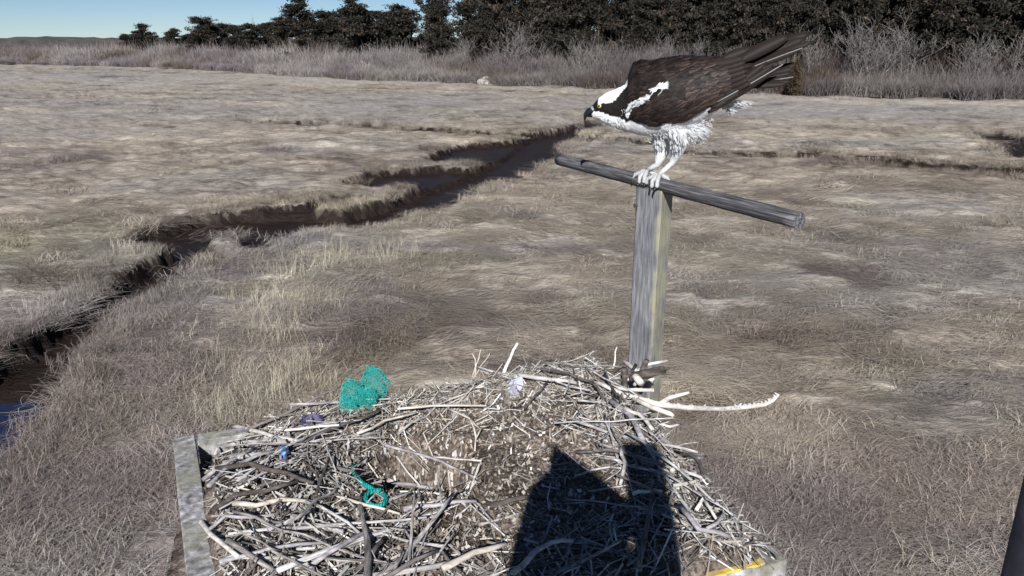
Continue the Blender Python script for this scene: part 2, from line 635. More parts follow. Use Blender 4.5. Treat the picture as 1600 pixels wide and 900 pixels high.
def scatter(name, mat_protos, P, rot, scl, idx, tin, label, cat):
    coll = bpy.data.collections.new(name + "_kinds")
    for i, me in enumerate(mat_protos):
        coll.objects.link(unlinked("%s_kind_%02d" % (name, i), me))
    me = bpy.data.meshes.new(name)
    n = len(P)
    me.vertices.add(n)
    me.vertices.foreach_set("co", np.asarray(P, dtype=np.float32).ravel())
    a = me.attributes.new("rot", 'FLOAT_VECTOR', 'POINT')
    a.data.foreach_set("vector", np.asarray(rot, dtype=np.float32).ravel())
    a = me.attributes.new("scl", 'FLOAT_VECTOR', 'POINT')
    a.data.foreach_set("vector", np.asarray(scl, dtype=np.float32).ravel())
    a = me.attributes.new("idx", 'INT', 'POINT')
    a.data.foreach_set("value", np.asarray(idx, dtype=np.int32))
    a = me.attributes.new("tint", 'FLOAT_COLOR', 'POINT')
    cc = np.ones((n, 4), dtype=np.float32)
    cc[:, :3] = tin
    a.data.foreach_set("color", cc.ravel())
    me.update()
    o = obj(name, me, kind="stuff", label=label, cat=cat)
    ng = bpy.data.node_groups.new(name + "_scatter", 'GeometryNodeTree')
    ng.interface.new_socket("Geometry", in_out='INPUT', socket_type='NodeSocketGeometry')
    ng.interface.new_socket("Geometry", in_out='OUTPUT', socket_type='NodeSocketGeometry')
    gi = ng.nodes.new("NodeGroupInput")
    go = ng.nodes.new("NodeGroupOutput")
    ip = ng.nodes.new("GeometryNodeInstanceOnPoints")
    ci = ng.nodes.new("GeometryNodeCollectionInfo")
    ci.inputs["Collection"].default_value = coll
    ci.inputs["Separate Children"].default_value = True
    ci.inputs["Reset Children"].default_value = True

    def named(nm, ty):
        q = ng.nodes.new("GeometryNodeInputNamedAttribute")
        q.data_type = ty
        q.inputs["Name"].default_value = nm
        return q.outputs["Attribute"]
    ng.links.new(gi.outputs[0], ip.inputs["Points"])
    ng.links.new(ci.outputs[0], ip.inputs["Instance"])
    ip.inputs["Pick Instance"].default_value = True
    ng.links.new(named("idx", 'INT'), ip.inputs["Instance Index"])
    ng.links.new(named("rot", 'FLOAT_VECTOR'), ip.inputs["Rotation"])
    ng.links.new(named("scl", 'FLOAT_VECTOR'), ip.inputs["Scale"])
    ng.links.new(ip.outputs[0], go.inputs[0])
    md = o.modifiers.new("scatter", 'NODES')
    md.node_group = ng
    return o


def blade_clump(n, spread, lmin, lmax, wid, lift, dirspread, curl, seed, segs=3):
    """n blades; each leaves the ground and sweeps over towards +X"""
    r = np.random.default_rng(seed)
    V = []
    Q = []
    C = []
    for _ in range(n):
        x0, y0 = r.normal(0, spread, 2)
        an = r.normal(0, dirspread)
        L = r.uniform(lmin, lmax)
        w = wid * r.uniform(.6, 1.3)
        up = lift * r.uniform(.3, 1.3)
        cu = r.normal(0, curl)
        shade = r.uniform(.62, 1.35)
        p = np.array([x0, y0, -0.01])
        base = len(V)
        for k in range(segs + 1):
            f = k / segs
            a2 = an + cu * f
            ww = w * (1 - .75 * f)
            sx, sy = -math.sin(a2), math.cos(a2)
            tilt = r.uniform(-.4, .4)
            V.append(p + np.array([sx, sy, tilt]) * ww / 2)
            V.append(p - np.array([sx, sy, tilt]) * ww / 2)
            C += [(shade, shade * .985, shade * .96)] * 2
            st = L / segs
            rise = up * math.cos(math.pi * min(1, f * 1.15)) * 1.6
            p = p + np.array([math.cos(a2) * st, math.sin(a2) * st, rise * st / max(L, .01) * 1.6])
        for k in range(segs):
            i = base + 2 * k
            Q.append((i, i + 1, i + 3, i + 2))
    return big_mesh("grass_clump", np.array(V), np.array(Q), M_GRASS, False, np.array(C))


def stalk_clump(n, spread, h, wid, lean, seed):
    r = np.random.default_rng(seed)
    V = []
    Q = []
    C = []
    for _ in range(n):
        p = np.array([r.normal(0, spread), r.normal(0, spread), -.02])
        an = r.uniform(0, 6.28)
        ln = abs(r.normal(0, lean))
        H = h * r.uniform(.5, 1.25)
        wa = r.uniform(0, 3.14)
        s = np.array([math.cos(wa), math.sin(wa), 0])
        shade = r.uniform(.7, 1.4)
        kink = r.random() < .3
        base = len(V)
        for k in range(4):
            f = k / 3
            q = p + np.array([math.cos(an) * ln * H * f ** 1.6, math.sin(an) * ln * H * f ** 1.6, H * f * (1 - .25 * ln)])
            if kink and k == 3:
                q[2] -= H * .35
                q[0] += .12 * math.cos(an)
                q[1] += .12 * math.sin(an)
            ww = wid * (1 - .6 * f)
            V += [q + s * ww / 2, q - s * ww / 2]
            C += [(shade, shade, shade * .95)] * 2
        for k in range(3):
            i = base + 2 * k
            Q.append((i, i + 1, i + 3, i + 2))
    return big_mesh("stalk_clump", np.array(V), np.array(Q), M_GRASS, False, np.array(C))


GP = [blade_clump(150, .21, .16, .42, .0065, .10, .38, .7, 1), blade_clump(150, .21, .16, .46, .0065, .07, .55, .9, 2), blade_clump(130, .19, .15, .38, .007, .13, .8, .8, 3),
      blade_clump(160, .24, .2, .5, .006, .06, .3, .5, 4), blade_clump(110, .16, .15, .32, .0065, .22, 1.4, .8, 5), blade_clump(110, .15, .18, .34, .0065, .28, 2.2, .7, 6),
      stalk_clump(18, .12, .55, .007, .55, 7), stalk_clump(16, .14, .42, .007, .9, 8)]


def wedge_points(d0, d1, dens, half=math.radians(44)):
    area = half * (d1 ** 2 - d0 ** 2)
    n = int(area * dens)
    r = np.sqrt(rng.uniform(d0 ** 2, d1 ** 2, n))
    a = rng.uniform(-half, half, n)
    return r * np.sin(a), r * np.cos(a)


def build_grass():
    xs, ys, ss, ii = [], [], [], []
    for d0, d1, dens, s in ((3.8, 9.5, 22, .95), (9.5, 15, 12, 1.1), (15, 24, 5.0, 1.4), (24, 42, .9, 2.0), (42, 80, .12, 3.0), (80, 150, .04, 4.6)):
        x, y = wedge_points(d0, d1, dens)
        xs.append(x)
        ys.append(y)
        ss.append(np.full(len(x), s) * rng.uniform(.75, 1.3, len(x)))
    x = np.concatenate(xs)
    y = np.concatenate(ys)
    s = np.concatenate(ss)
    z, mud = hgt(x, y)
    dep, _, cm = creek(x, y)
    a, fd = shrub_front(x, y)
    keep = (cm < -.10 - .09 * s) & (fd < 4)
    patch = fbm(x * .8 + 5, y * .8 + 5, 3)
    keep &= rng.random(len(x)) < np.interp(np.hypot(x, y), [9, 18, 30], [.4, .3, .05]) + 1.5 * sstep(.38, .58, patch)
    x, y, z, s, cm = x[keep], y[keep], z[keep], s[keep], cm[keep]
    n = len(x)
    gl = G(200, 620)
    wild = 1 + 1.6 * np.exp(-((x - gl.x) / 4.0) ** 2 - ((y - gl.y) / 4.0) ** 2)
    field = ((fbm(x * .28, y * .34, 3) - .5) * 2.2 + (fbm(x * 1.1 + 70, y * 1.1, 2) - .5) * 1.6) * wild
    ang = -.12 + field + rng.normal(0, .25, n) * wild + math.pi * (rng.random(n) < .2)
    # the turf by the creek on the near left is tousled
    g = G(250, 640)
    tous = np.exp(-((x - g.x) / 3.2) ** 2 - ((y - g.y) / 3.0) ** 2) * .55 + .08
    g2 = G(1350, 830)
    tous = np.maximum(tous, np.exp(-((x - g2.x) / 2.5) ** 2 - ((y - g2.y) / 1.6) ** 2) * .6)
    idx = rng.integers(0, 4, n)
    idx = np.where(rng.random(n) < tous, rng.integers(4, 6, n), idx)
    near_edge = (cm > -.35)
    idx = np.where(near_edge, rng.integers(2, 6, n), idx)
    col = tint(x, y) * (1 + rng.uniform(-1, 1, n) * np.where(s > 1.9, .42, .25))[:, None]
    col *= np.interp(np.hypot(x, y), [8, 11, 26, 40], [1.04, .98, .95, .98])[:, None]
    col *= np.stack([rng.uniform(.97, 1.03, n), np.ones(n), rng.uniform(.92, 1.08, n)], -1)
    rot = np.stack([rng.normal(0, .03, n), rng.normal(0, .03, n), ang], -1)
    zs = np.where(s > 4.2, .14, np.where(s > 2.9, .2, np.where(s > 1.9, .25, np.where(s > 1.25, .28, .30)))) * s
    scl = np.stack([s, s, zs], -1)
    scatter("marsh_grass", GP, np.stack([x, y, z], -1), rot, scl, idx, col, "matted dry tan and grey salt marsh grass all around the nest platform", "grass")
    # tousled tufts hanging over the creek edges
    X, Y, D = [], [], []
    for (P, _) in CH:
        for i in range(len(P) - 1):
            a_, b_ = P[i], P[i + 1]
            L = math.hypot(b_[0] - a_[0], b_[1] - a_[1])
            dist = math.hypot(a_[0], a_[1])
            m = int(min(400, L * np.interp(dist, [8, 20, 40, 70], [46, 30, 12, 3])))
            t = rng.random(m)
            wd = a_[2] + (b_[2] - a_[2]) * t + rng.uniform(-.1, .85, m)
            sg = np.where(rng.random(m) < .5, -1, 1)
            nx, ny = -(b_[1] - a_[1]) / L, (b_[0] - a_[0]) / L
            X.append(a_[0] + (b_[0] - a_[0]) * t + nx * wd * sg)
            Y.append(a_[1] + (b_[1] - a_[1]) * t + ny * wd * sg)
    X = np.concatenate(X)
    Y = np.concatenate(Y)
    _, _, cm = creek(X, Y)
    ok = (cm > -.6) & (cm < -.16)
    X, Y, cm = X[ok], Y[ok], cm[ok]
    Z, _ = hgt(X, Y)
    n = len(X)
    sc_ = np.interp(np.hypot(X, Y), [8, 20, 45], [.68, .75, 1.1]) * rng.uniform(.75, 1.2, n)
    rot = np.stack([rng.normal(0, .15, n), rng.normal(0, .15, n), rng.uniform(0, 6.28, n)], -1)
    col = tint(X, Y) * rng.uniform(.7, 1.25, n)[:, None]
    scatter("creek_grass", GP, np.stack([X, Y, Z], -1), rot, np.stack([sc_, sc_, sc_ * .7], -1), rng.integers(2, 6, n), col, "tousled grass overhanging the banks of the muddy creek", "grass")
    # upright straw stalks in an arc on the near side of the creek
    arc = [(620, 395, .5), (560, 405, .5), (500, 415, .6), (440, 440, .6), (400, 490, .5), (385, 550, .5), (400, 610, .5), (440, 600, .45), (450, 480, .5), (360, 640, .5), (1010, 330, .5), (860, 310, .9)]
    X, Y, H = [], [], []
    for k in range(len(arc)):
        px, py, r = arc[k]
        g = G(px, py)
        m = 24 if k < 10 else 8
        X += list(rng.normal(g.x, r, m))
        Y += list(rng.normal(g.y, r * 1.2, m))
    X = np.array(X)
    Y = np.array(Y)
    Z, mud = hgt(X, Y)
    ok = mud < .2
    X, Y, Z = X[ok], Y[ok], Z[ok]
    n = len(X)
    col = (np.array([.46, .42, .345])[None, :]) * rng.uniform(.55, 1.15, n)[:, None]
    rot = np.stack([rng.normal(0, .15, n), rng.normal(0, .15, n), rng.uniform(0, 6.28, n)], -1)
    s = rng.uniform(.35, .85, n)
    scatter("straw_stalks", GP, np.stack([X, Y, Z], -1), rot, np.stack([s, s, s], -1), rng.integers(6, 8, n), col, "upright straw coloured reed stalks in an arc beside the creek", "reeds")


build_grass()

# ------------------------------------------------------------------ brush, trees, far woods
def shrub_proto(seed, n=150):
    r = np.random.default_rng(seed)
    V = []
    Q = []
    C = []
    for _ in range(n):
        an = r.uniform(0, 6.28)
        ln = abs(r.normal(.35, .3))
        p0 = np.array([r.normal(0, .35), r.normal(0, .35), 0])
        L = r.uniform(.5, 1.25)
        d = np.array([math.cos(an) * ln, math.sin(an) * ln, 1.0])
        d /= np.linalg.norm(d)
        mid = p0 + d * L * .5 + r.normal(0, .05, 3)
        shade = r.uniform(.5, 1.5)
        for (a, bq, w0, w1) in [(p0, mid, .03, .02)] + [(mid, mid + (d + r.normal(0, .45, 3)) * L * r.uniform(.3, .55), .018, .007) for _ in range(4)]:
            wa = r.uniform(0, 3.14)
            s = np.array([math.cos(wa), math.sin(wa), 0])
            i = len(V)
            V += [a + s * w0 / 2, a - s * w0 / 2, bq - s * w1 / 2, bq + s * w1 / 2]
            C += [(shade, shade, shade)] * 4
            Q.append((i, i + 1, i + 2, i + 3))
    return big_mesh("shrub_kind", np.array(V), np.array(Q), M_GRASS, False, np.array(C))


def build_brush():
    protos = [shrub_proto(20 + i) for i in range(5)]
    n = 5200
    a = rng.uniform(-math.radians(47), math.radians(47), n)
    off = rng.uniform(0, 1, n) ** 1.5 * 26
    edge = (fbm(a * 40, a * 0 + 3.3, 3) - .5) * 6
    d = front_dist(a) + off + edge + 1.2
    x = d * np.sin(a)
    y = d * np.cos(a)
    z = land(x, y)
    patch = fbm(x * .12, y * .12, 3)
    h = (.75 + 1.35 * sstep(0, 14, off)) * rng.uniform(.7, 1.25, n) * (.75 + .6 * patch) * np.interp(a, [-.6, -.2, .2, .6], [.85, .95, 1.15, 1.25])
    c1 = np.array([.135, .117, .12])
    c2 = np.array([.105, .08, .066])
    c3 = np.array([.20, .185, .175])
    f = fbm(x * .16 + 40, y * .16, 3)
    col = c1[None, :] + (c2 - c1)[None, :] * sstep(.45, .62, f)[:, None]
    col = col + (c3 - col) * (sstep(.5, .66, fbm(x * .2, y * .2 + 70, 3)) * .8)[:, None]
    col *= (rng.uniform(.75, 1.25, n) * np.interp(a, [-.6, -.25, .1], [1.4, 1.25, .8]))[:, None]  # twigs tinted paler towards the left: distance haze put into their colour
    rot = np.stack([rng.normal(0, .08, n), rng.normal(0, .08, n), rng.uniform(0, 6.28, n)], -1)
    wv = h * rng.uniform(.8, 1.3, n)
    scatter("brush", protos, np.stack([x, y, z], -1), rot, np.stack([wv, wv, h], -1), rng.integers(0, 5, n), col, "leafless grey and russet brush along the far edge of the marsh", "brush")


build_brush()


def leafless_tree_parts(seed, H=6.0):
    r = random.Random(seed)
    tr = MB()
    cr = MB()

    def grow(p, d, L, rad, lev):
        pts = [p]
        q = p.copy()
        dd = d.copy()
        n = 4
        for k in range(n):
            dd = (dd + Vector((r.gauss(0, .22), r.gauss(0, .22), r.gauss(.05, .12)))).normalized()
            q = q + dd * (L / n)
            pts.append(q.copy())
        rr = [max(rad * (1 - .55 * k / n), .011) for k in range(n + 1)]
        (tr if lev == 0 else cr).tube(pts, rr, 5 if lev == 0 else 4 if lev == 1 else 3, caps=False)
        if lev < 4:
            m = (6, 4, 3, 2)[lev]
            for k in range(m):
                f = r.uniform(.35, 1.0) if k else 1.0
                i = min(int(f * n), n)
                ax = Vector((r.gauss(0, 1), r.gauss(0, 1), r.uniform(.1, .9))).normalized()
                grow(pts[i], (dd * .55 + ax * .75).normalized(), L * r.uniform(.5, .72), rr[i] * .68, lev + 1)
    for s in range(r.choice((1, 2, 2))):
        grow(Vector((s * .15, 0, -.1)), Vector((r.gauss(0, .22), r.gauss(0, .2), 1)).normalized(), H * .5, .065, 0)
    return tr, cr


LEAFLESS = []
for s in range(5):
    t, c = leafless_tree_parts(100 + s)
    LEAFLESS.append((mesh_data("trunk", t.V, t.F, M_TREE_BARK), mesh_data("branches", c.V, c.F, M_TREE_BARK)))

M_NEEDLE = make_vcol_mat("pine_needles", 0.7, 0.2, 1.2, 0.3)
M_JUNIPER = make_vcol_mat("juniper_foliage", 0.8, 0.15, 3.0, 0.3)


def pine_parts(seed, H=11.0, conic=.4):
    r = random.Random(seed)
    nr = np.random.default_rng(seed)
    tr = MB()
    pts = []
    p = Vector((0, 0, -.3))
    for k in range(8):
        pts.append(p.copy())
        p = p + Vector((r.gauss(0, .12), r.gauss(0, .12), H / 7))
    tr.tube(pts, [.2 * (1 - .85 * k / 7) + .015 for k in range(8)], 6, caps=False)
    V = []
    Q = []
    C = []
    for k in range(46):
        f = r.uniform(.1, 1.0)
        i = min(int(f * 7), 6)
        base = pts[i].lerp(pts[i + 1], f * 7 - i if f < 1 else 1)
        R = H * .27 * ((1 - f) ** conic * .9 + .14) * r.uniform(.55, 1.15)
        an = r.uniform(0, 6.283)
        tip = base + Vector((math.cos(an) * R, math.sin(an) * R, R * r.uniform(-.05, .45)))
        tr.tube([base, base.lerp(tip, .5) + Vector((0, 0, -.06)), tip], [.05, .035, .012], 4, caps=False)
        for j in range(10):
            g = r.uniform(.25, 1.1)
            cc = base.lerp(tip, g) + Vector((r.gauss(0, .28), r.gauss(0, .28), r.gauss(.12, .2)))
            sh = r.uniform(.6, 1.45)
            br = r.random() < .16
            for l in range(20):
                o = cc + Vector((r.gauss(0, .26), r.gauss(0, .26), r.gauss(0, .16)))
                a = nr.normal(0, 1, 3)
                a /= np.linalg.norm(a)
                bq = np.cross(a, nr.normal(0, 1, 3))
                bq /= np.linalg.norm(bq)
                L = r.uniform(.12, .27)
                W = L * .36
                o = np.array(o)
                b0 = len(V)
                V += [o + a * L, o + bq * W, o - a * L, o - bq * W]
                cl = (.055 * sh, .042 * sh, .032 * sh) if br else (.022 * sh, .020 * sh, .0155 * sh)
                C += [cl] * 4
                Q.append((b0, b0 + 1, b0 + 2, b0 + 3))
    return mesh_data("trunk", tr.V, tr.F, M_PINE_BARK), big_mesh("crown", np.array(V), np.array(Q), M_NEEDLE, False, np.array(C))


PINES = [pine_parts(200 + s, 11.0, (.4, .7, .3, .9, .5)[s]) for s in range(5)]
PINE_NAMES = "pine_tree"


def place_tree(kind, name, px, behind, sc, label, cat, group=None, scz=1.0, wide=1.0):
    ang = math.atan((px - 800) / FPX / (CP + .3 * SP))
    d = float(front_dist(ang)) + behind
    x, y = d * math.sin(ang), d * math.cos(ang)
    z = float(land(np.array([x]), np.array([y]))[0])
    t = empty(name, (x, y, z), label, cat, group)
    t.rotation_euler = (0, 0, random.uniform(0, 6.28))
    t.scale = (sc * wide, sc * wide, sc * scz)
    for nm, me in zip(("trunk", "crown"), kind):
        o = bpy.data.objects.new(nm, me)
        COL.objects.link(o)
        o.parent = t
    return t


# trees that stand out against the sky on the left, one label each: px, behind, scale, z scale
LEFT = [(232, 22, .50, .95, "low rounded dark evergreen at the left end of the treeline"),
        (268, 26, .42, .9, "small dark evergreen second from the left end of the treeline"),
        (320, 20, .58, 1.0, "dark evergreen with a flat top, third from the left in the treeline"),
        (366, 24, .52, .9, "short broad evergreen fourth from the left in the treeline"),
        (470, 18, .72, .95, "taller dark evergreen standing out above the left shrubs"),
        (515, 26, .62, .9, "evergreen with a rough crown right of the taller one at left"),
        (556, 20, .66, 1.05, "dark pine just left of the gap of sky in the treeline"),
        (598, 30, .55, .9, "low pine in the dip where the sky reaches lowest")]
k = 0
for (px, bh, sc, sz, lab) in LEFT:
    place_tree(PINES[k % 5], "evergreen_tree", px, bh, sc * 1.3, lab, "tree", "evergreens along the left treeline", sz, 1.35)
    k += 1
for i, px in enumerate((205, 222, 246, 268, 292, 312, 338, 356, 380, 402, 424, 440, 456, 474, 492, 512, 532, 548, 566, 584, 604, 622, 640)):
    place_tree(PINES[(k + i) % 5], "evergreen_tree", px + random.uniform(-8, 8), 24 + (i % 3) * 8, .50 + .30 * (i / 23) + random.uniform(-.05, .09),
               "dark evergreen in the even row behind the left shrubs", "tree", "back row of evergreens behind the left shrubs", .95, 1.6)
# the dark pine wood on the right: three rows
i = 0
for row, (bh, s0) in enumerate(((13, .95), (20, 1.2), (29, 1.5))):
    for px in np.arange(655 + row * 20, 1900, 46):
        if row == 0 and px < 700:
            continue
        sc = s0 * float(np.interp(px, [640, 720, 900, 1700], [.66, .85, 1.0, 1.0])) * random.uniform(.85, 1.15)
        place_tree(PINES[i % 5], "pine_tree", float(px) + random.uniform(-14, 14), bh + random.uniform(-3, 3), sc,
                   "dark pine in the dense wood behind the shrubs on the right", "tree", "pines of the dense wood on the right", random.uniform(.9, 1.1))
        i += 1
# pale leafless trees in front of the wood
BT = [(700, 7, .62), (735, 8, .8), (775, 6, .55), (815, 9, 1.0), (850, 6, .75), (905, 8, .85), (945, 7, .7), (1010, 6, .75), (1045, 8, .8), (1115, 7, .8), (1165, 6, .7), (1265, 7, .9), (1300, 9, .85),
      (1332, 6, 1.0), (1368, 7, 1.0), (1392, 9, .85), (1430, 8, .8), (1490, 7, .75), (1530, 8, .8), (1580, 6, .85), (620, 7, .5), (530, 8, .6), (585, 7, .6)]
ORD = "first second third fourth fifth sixth seventh eighth ninth tenth eleventh twelfth thirteenth fourteenth fifteenth sixteenth seventeenth eighteenth nineteenth twentieth".split()
ORD += ["last but two", "last but one", "last"]
BT.sort()
for i, (px, bh, sc) in enumerate(BT):
    t = place_tree(LEAFLESS[i % 5], "bare_tree", px, bh - 1, sc * 1.15, "pale leafless tree at the wood's edge, %s counting from the left" % ORD[i], "tree", "bare trees along the edge of the wood")
    t.children[1].name = "branches"
bt = place_tree(LEAFLESS[2], "bare_tree", 385, 26, 1.25, "leafless tree rising above the evergreens against the sky", "tree")
bt.children[1].name = "branches"

# small rust green juniper behind the bird's tail
g = G(1240, 149)
jt = empty("juniper", (g.x, g.y, 0), "small cone shaped olive brown juniper by the bird's tail", "shrub")
jm = MB()
jm.tube([(0, 0, -.05), (0.02, 0, 1.2), (0, 0.02, 2.3)], [.07, .045, .015], 5)
jm.build("trunk", M_PINE_BARK, None).parent = jt
V, Q, C = [], [], []
for k in range(1500):
    f = rng.random() ** .8
    R = .62 * (1 - f) ** .6 * (0.55 + .45 * min(1, f * 5)) * math.sqrt(rng.random()) * 1.1
    an = rng.uniform(0, 6.28)
    o = np.array([math.cos(an) * R, math.sin(an) * R, .08 + f * 2.7])
    a = rng.normal(0, 1, 3) + np.array([math.cos(an), math.sin(an), 1.2])
    a /= np.linalg.norm(a)
    bq = np.cross(a, rng.normal(0, 1, 3))
    bq /= np.linalg.norm(bq)
    L = rng.uniform(.06, .15)
    b0 = len(V)
    V += [o + a * L, o + bq * L * .4, o - a * L, o - bq * L * .4]
    sh = rng.uniform(.6, 1.4)
    C += [(.055 * sh, .040 * sh, .022 * sh)] * 4
    Q.append((b0, b0 + 1, b0 + 2, b0 + 3))
o = obj("crown", big_mesh("crown", np.array(V), np.array(Q), M_JUNIPER, False, np.array(C)))
o.parent = jt

# pale boulder at the shrub edge
M_ROCK, nt, b = new_mat("pale_rock", 0.9, 0.2)
tc = node(nt, "ShaderNodeTexCoord")
nz = noise(nt, 3.0, 7, tc.outputs["Object"], rough=.65)
nt.links.new(ramp(nt, nz.outputs[0], [(.3, (.16, .15, .135)), (.5, (.34, .32, .295)), (.7, (.5, .48, .45))]), b.inputs["Base Color"])
bump(nt, b, nz.outputs[0], .8, .08)
import bmesh
bm = bmesh.new()
bmesh.ops.create_icosphere(bm, subdivisions=4, radius=1.0)
for v in bm.verts:
    n = 1 + .25 * (float(fbm(np.array([v.co.x * 1.4 + 5]), np.array([v.co.y * 1.4 + v.co.z * 1.1]), 3)[0]) - .5) * 2
    v.co = Vector((v.co.x * .95 * n, v.co.y * .65 * n, v.co.z * .52 * n + .15))
me = bpy.data.meshes.new("boulder")
bm.to_mesh(me)
bm.free()
me.materials.append(M_ROCK)
me.polygons.foreach_set("use_smooth", [True] * len(me.polygons))
g = G(760, 131)
o = obj("boulder", me, label="pale boulder at the foot of the brush behind the marsh", cat="rock")
o.location = (g.x, g.y, 0)

# low wooded ridge far away beyond the left edge of the treeline
M_RIDGE, nt, b = new_mat("far_ridge", 0.95, 0.05)
tc = node(nt, "ShaderNodeTexCoord")
nz = noise(nt, .12, 8, tc.outputs["Object"], rough=.7)
nt.links.new(ramp(nt, nz.outputs[0], [(.35, (.05, .045, .045)), (.65, (.10, .09, .085))]), b.inputs["Base Color"])
V, F = [], []
N = 240
for i in range(N + 1):
    a = math.radians(-62 + 124 * i / N)
    d = 620
    h = 3.0 + 2.2 * float(fbm(np.array([i * .23]), np.array([2.2]), 4)[0]) + 2.2 * float(fbm(np.array([i * 1.7]), np.array([9.2]), 2)[0])
    for dd, z in ((-25, -1), (-8, h * .7), (0, h), (60, h * .8), (200, -1)):
        V.append(((d + dd) * math.sin(a), (d + dd) * math.cos(a), z))
for i in range(N):
    for q in range(4):
        F.append((i * 5 + q, (i + 1) * 5 + q, (i + 1) * 5 + q + 1, i * 5 + q + 1))
obj("hill", mesh_data("hill", V, F, M_RIDGE, True), kind="structure", label="low dark wooded ridge on the horizon", cat="hill")

# ------------------------------------------------------------------ nest platform
ZP = HC - 0.90                       # top of the platform frame
U = Vector((.94, .34, 0)).normalized()
W = Vector((.34, -.94, 0)).normalized()
BL = Vector((-.79, 1.60, ZP))
LU, LV = 1.062, .82
BR = BL + U * LU
FRc = BL + U * LU + W * LV
FL = BL + W * LV
MID = BL + U * LU * .5 + W * LV * .5

plat = empty("nest_platform", (MID.x, MID.y, 0), "weathered grey wooden platform frame on a pole holding the nest", "platform")
leftend = at_z(312, 872, ZP)
ldir = (leftend - (BL + U * .02)).normalized()
obj("board", board_mesh("board", BL + U * .02 - ldir * .02, BL + U * .02 + ldir * .95, .050, .10, M_BOARD, seed=1), plat, label="grey left frame board crusted with pale lichen")
obj("board", board_mesh("board", BL + U * .05 + Vector((0, 0, .003)), BR + U * .02, .04, .10, M_BOARD, seed=2), plat)
obj("board", board_mesh("board", BR + W * .03 + U * -.02 + Vector((0, 0, -.004)), FRc + W * .02 - U * .02, .042, .10, M_BOARD, seed=3), plat)
fb = obj("board", board_mesh("board", FRc + Vector((0, 0, .004)), FL + U * .05, .05, .12, M_BOARD, seed=4), plat, label="grey front board with a worn yellow patch")
M_YEL, nt, b = new_mat("worn_yellow_paint", .8, .2)
tc = node(nt, "ShaderNodeTexCoord")
nz = noise(nt, 25, 5, tc.outputs["Object"])
nt.links.new(ramp(nt, nz.outputs[0], [(.35, (.30, .27, .2)), (.5, (.50, .36, .07)), (.7, (.58, .43, .1))]), b.inputs["Base Color"])
yb = board_mesh("yellow_patch", FRc - U * .045 + Vector((0, 0, .0075)), FRc - U * .16 + Vector((0, 0, .0075)), .043, .004, M_YEL, bev=.001, seed=5)
obj("yellow_patch", yb, fb)
for i in range(8):
    q = .05 + i * (LV - .1) / 7
    a = BL + W * q + U * .06 + Vector((0, 0, -.11))
    obj("slat", board_mesh("slat", a, a + U * (LU - .10), .085, .02, M_BOARD, seed=20 + i), plat)
m = MB()
m.tube([(MID.x, MID.y, -.3), (MID.x, MID.y, 1.5), (MID.x, MID.y, ZP - .132)], [.11, .105, .10], 14)
m.build("pole", M_BOARD, plat, True)
for sgn in (-1, 1):
    a = MID + U * (sgn * .42)
    m = MB()
    m.tube([(MID.x + U.x * sgn * .09, MID.y + U.y * sgn * .09, ZP - .75), (a.x, a.y, ZP - .14)], .03, 6)
    m.build("brace", M_BOARD, plat)
# rusty wire looped over the front right corner
M_WIRE, nt, b = new_mat("dull_wire", .5, .4)
b.inputs["Base Color"].default_value = (.22, .22, .23, 1)
b.inputs["Metallic"].default_value = .7
wpx = [(1120, 858, .02), (1160, 850, .03), (1195, 852, .035), (1212, 866, .02), (1217, 885, -.02), (1219, 905, -.06)]
m = MB()
pts = [at_z(a, bq, ZP + h) for a, bq, h in wpx]
m.tube(pts, .0022, 5)
m.tube([p + Vector((-.012, .004, .004)) for p in pts], .002, 5)
m.tube([p + Vector((-.03, .012, .006)) for p in pts[:4]], .002, 5)
m.build("wire", M_WIRE, plat, True)

# ------------------------------------------------------------------ nest
def nest_h(x, y):
    """height of the litter surface above the platform top (arrays)"""
    dx = x - BL.x
    dy = y - BL.y
    a = (dx * U.x + dy * U.y) / LU
    b = (dx * W.x + dy * W.y) / LV
    back = np.exp(-((b - .05) / .14) ** 2) * sstep(.12, .45, a) * (.022 + .010 * np.sin(a * 9))
    right = np.exp(-((a - .95 + .06 * b) / .09) ** 2) * .022
    left = np.exp(-((a - .16) / .13) ** 2) * .025 * sstep(.05, .35, b)
    base = .012 - .06 * sstep(.28, .02, a) * sstep(.35, .0, b) - .02 * sstep(.2, .0, a)
    h = base + np.maximum(back, right) + left
    h = h + (fbm(x * 9, y * 9, 3) - .5) * .035 + (fbm(x * 30, y * 30, 2) - .5) * .014
    for (gx, gy, r, dpt) in HOLES:
        h = h - dpt * np.exp(-((x - gx) ** 2 + (y - gy) ** 2) / r ** 2)
    out = np.maximum.reduce([a - 1.02 + .075 * b, -a + .05 + .07 * b, -b - .03, b - 1.0])
    h = h - .35 * np.clip(out, 0, 1) / .1 * .12 - .12 * sstep(.0, .06, out)
    return h


HOLES = []
for (px, py, r, dpt) in ((636, 690, .07, .17), (690, 698, .055, .14), (700, 596, .02, .02)):
    g = at_z(px, py, ZP + .06)
    HOLES.append((g.x, g.y, r, dpt))


def on_nest(px, py, lift=0.0):
    d = ray(px, py)
    t = np.arange(.9, 3.2, .003)
    x, y, z = d.x * t, d.y * t, HC + d.z * t
    hit = np.nonzero(z <= ZP + nest_h(x, y) + lift)[0]
    k = hit[0] if len(hit) else 400
    if t[k] > 2.25:
        k = 400
    return Vector((x[k], y[k], z[k]))


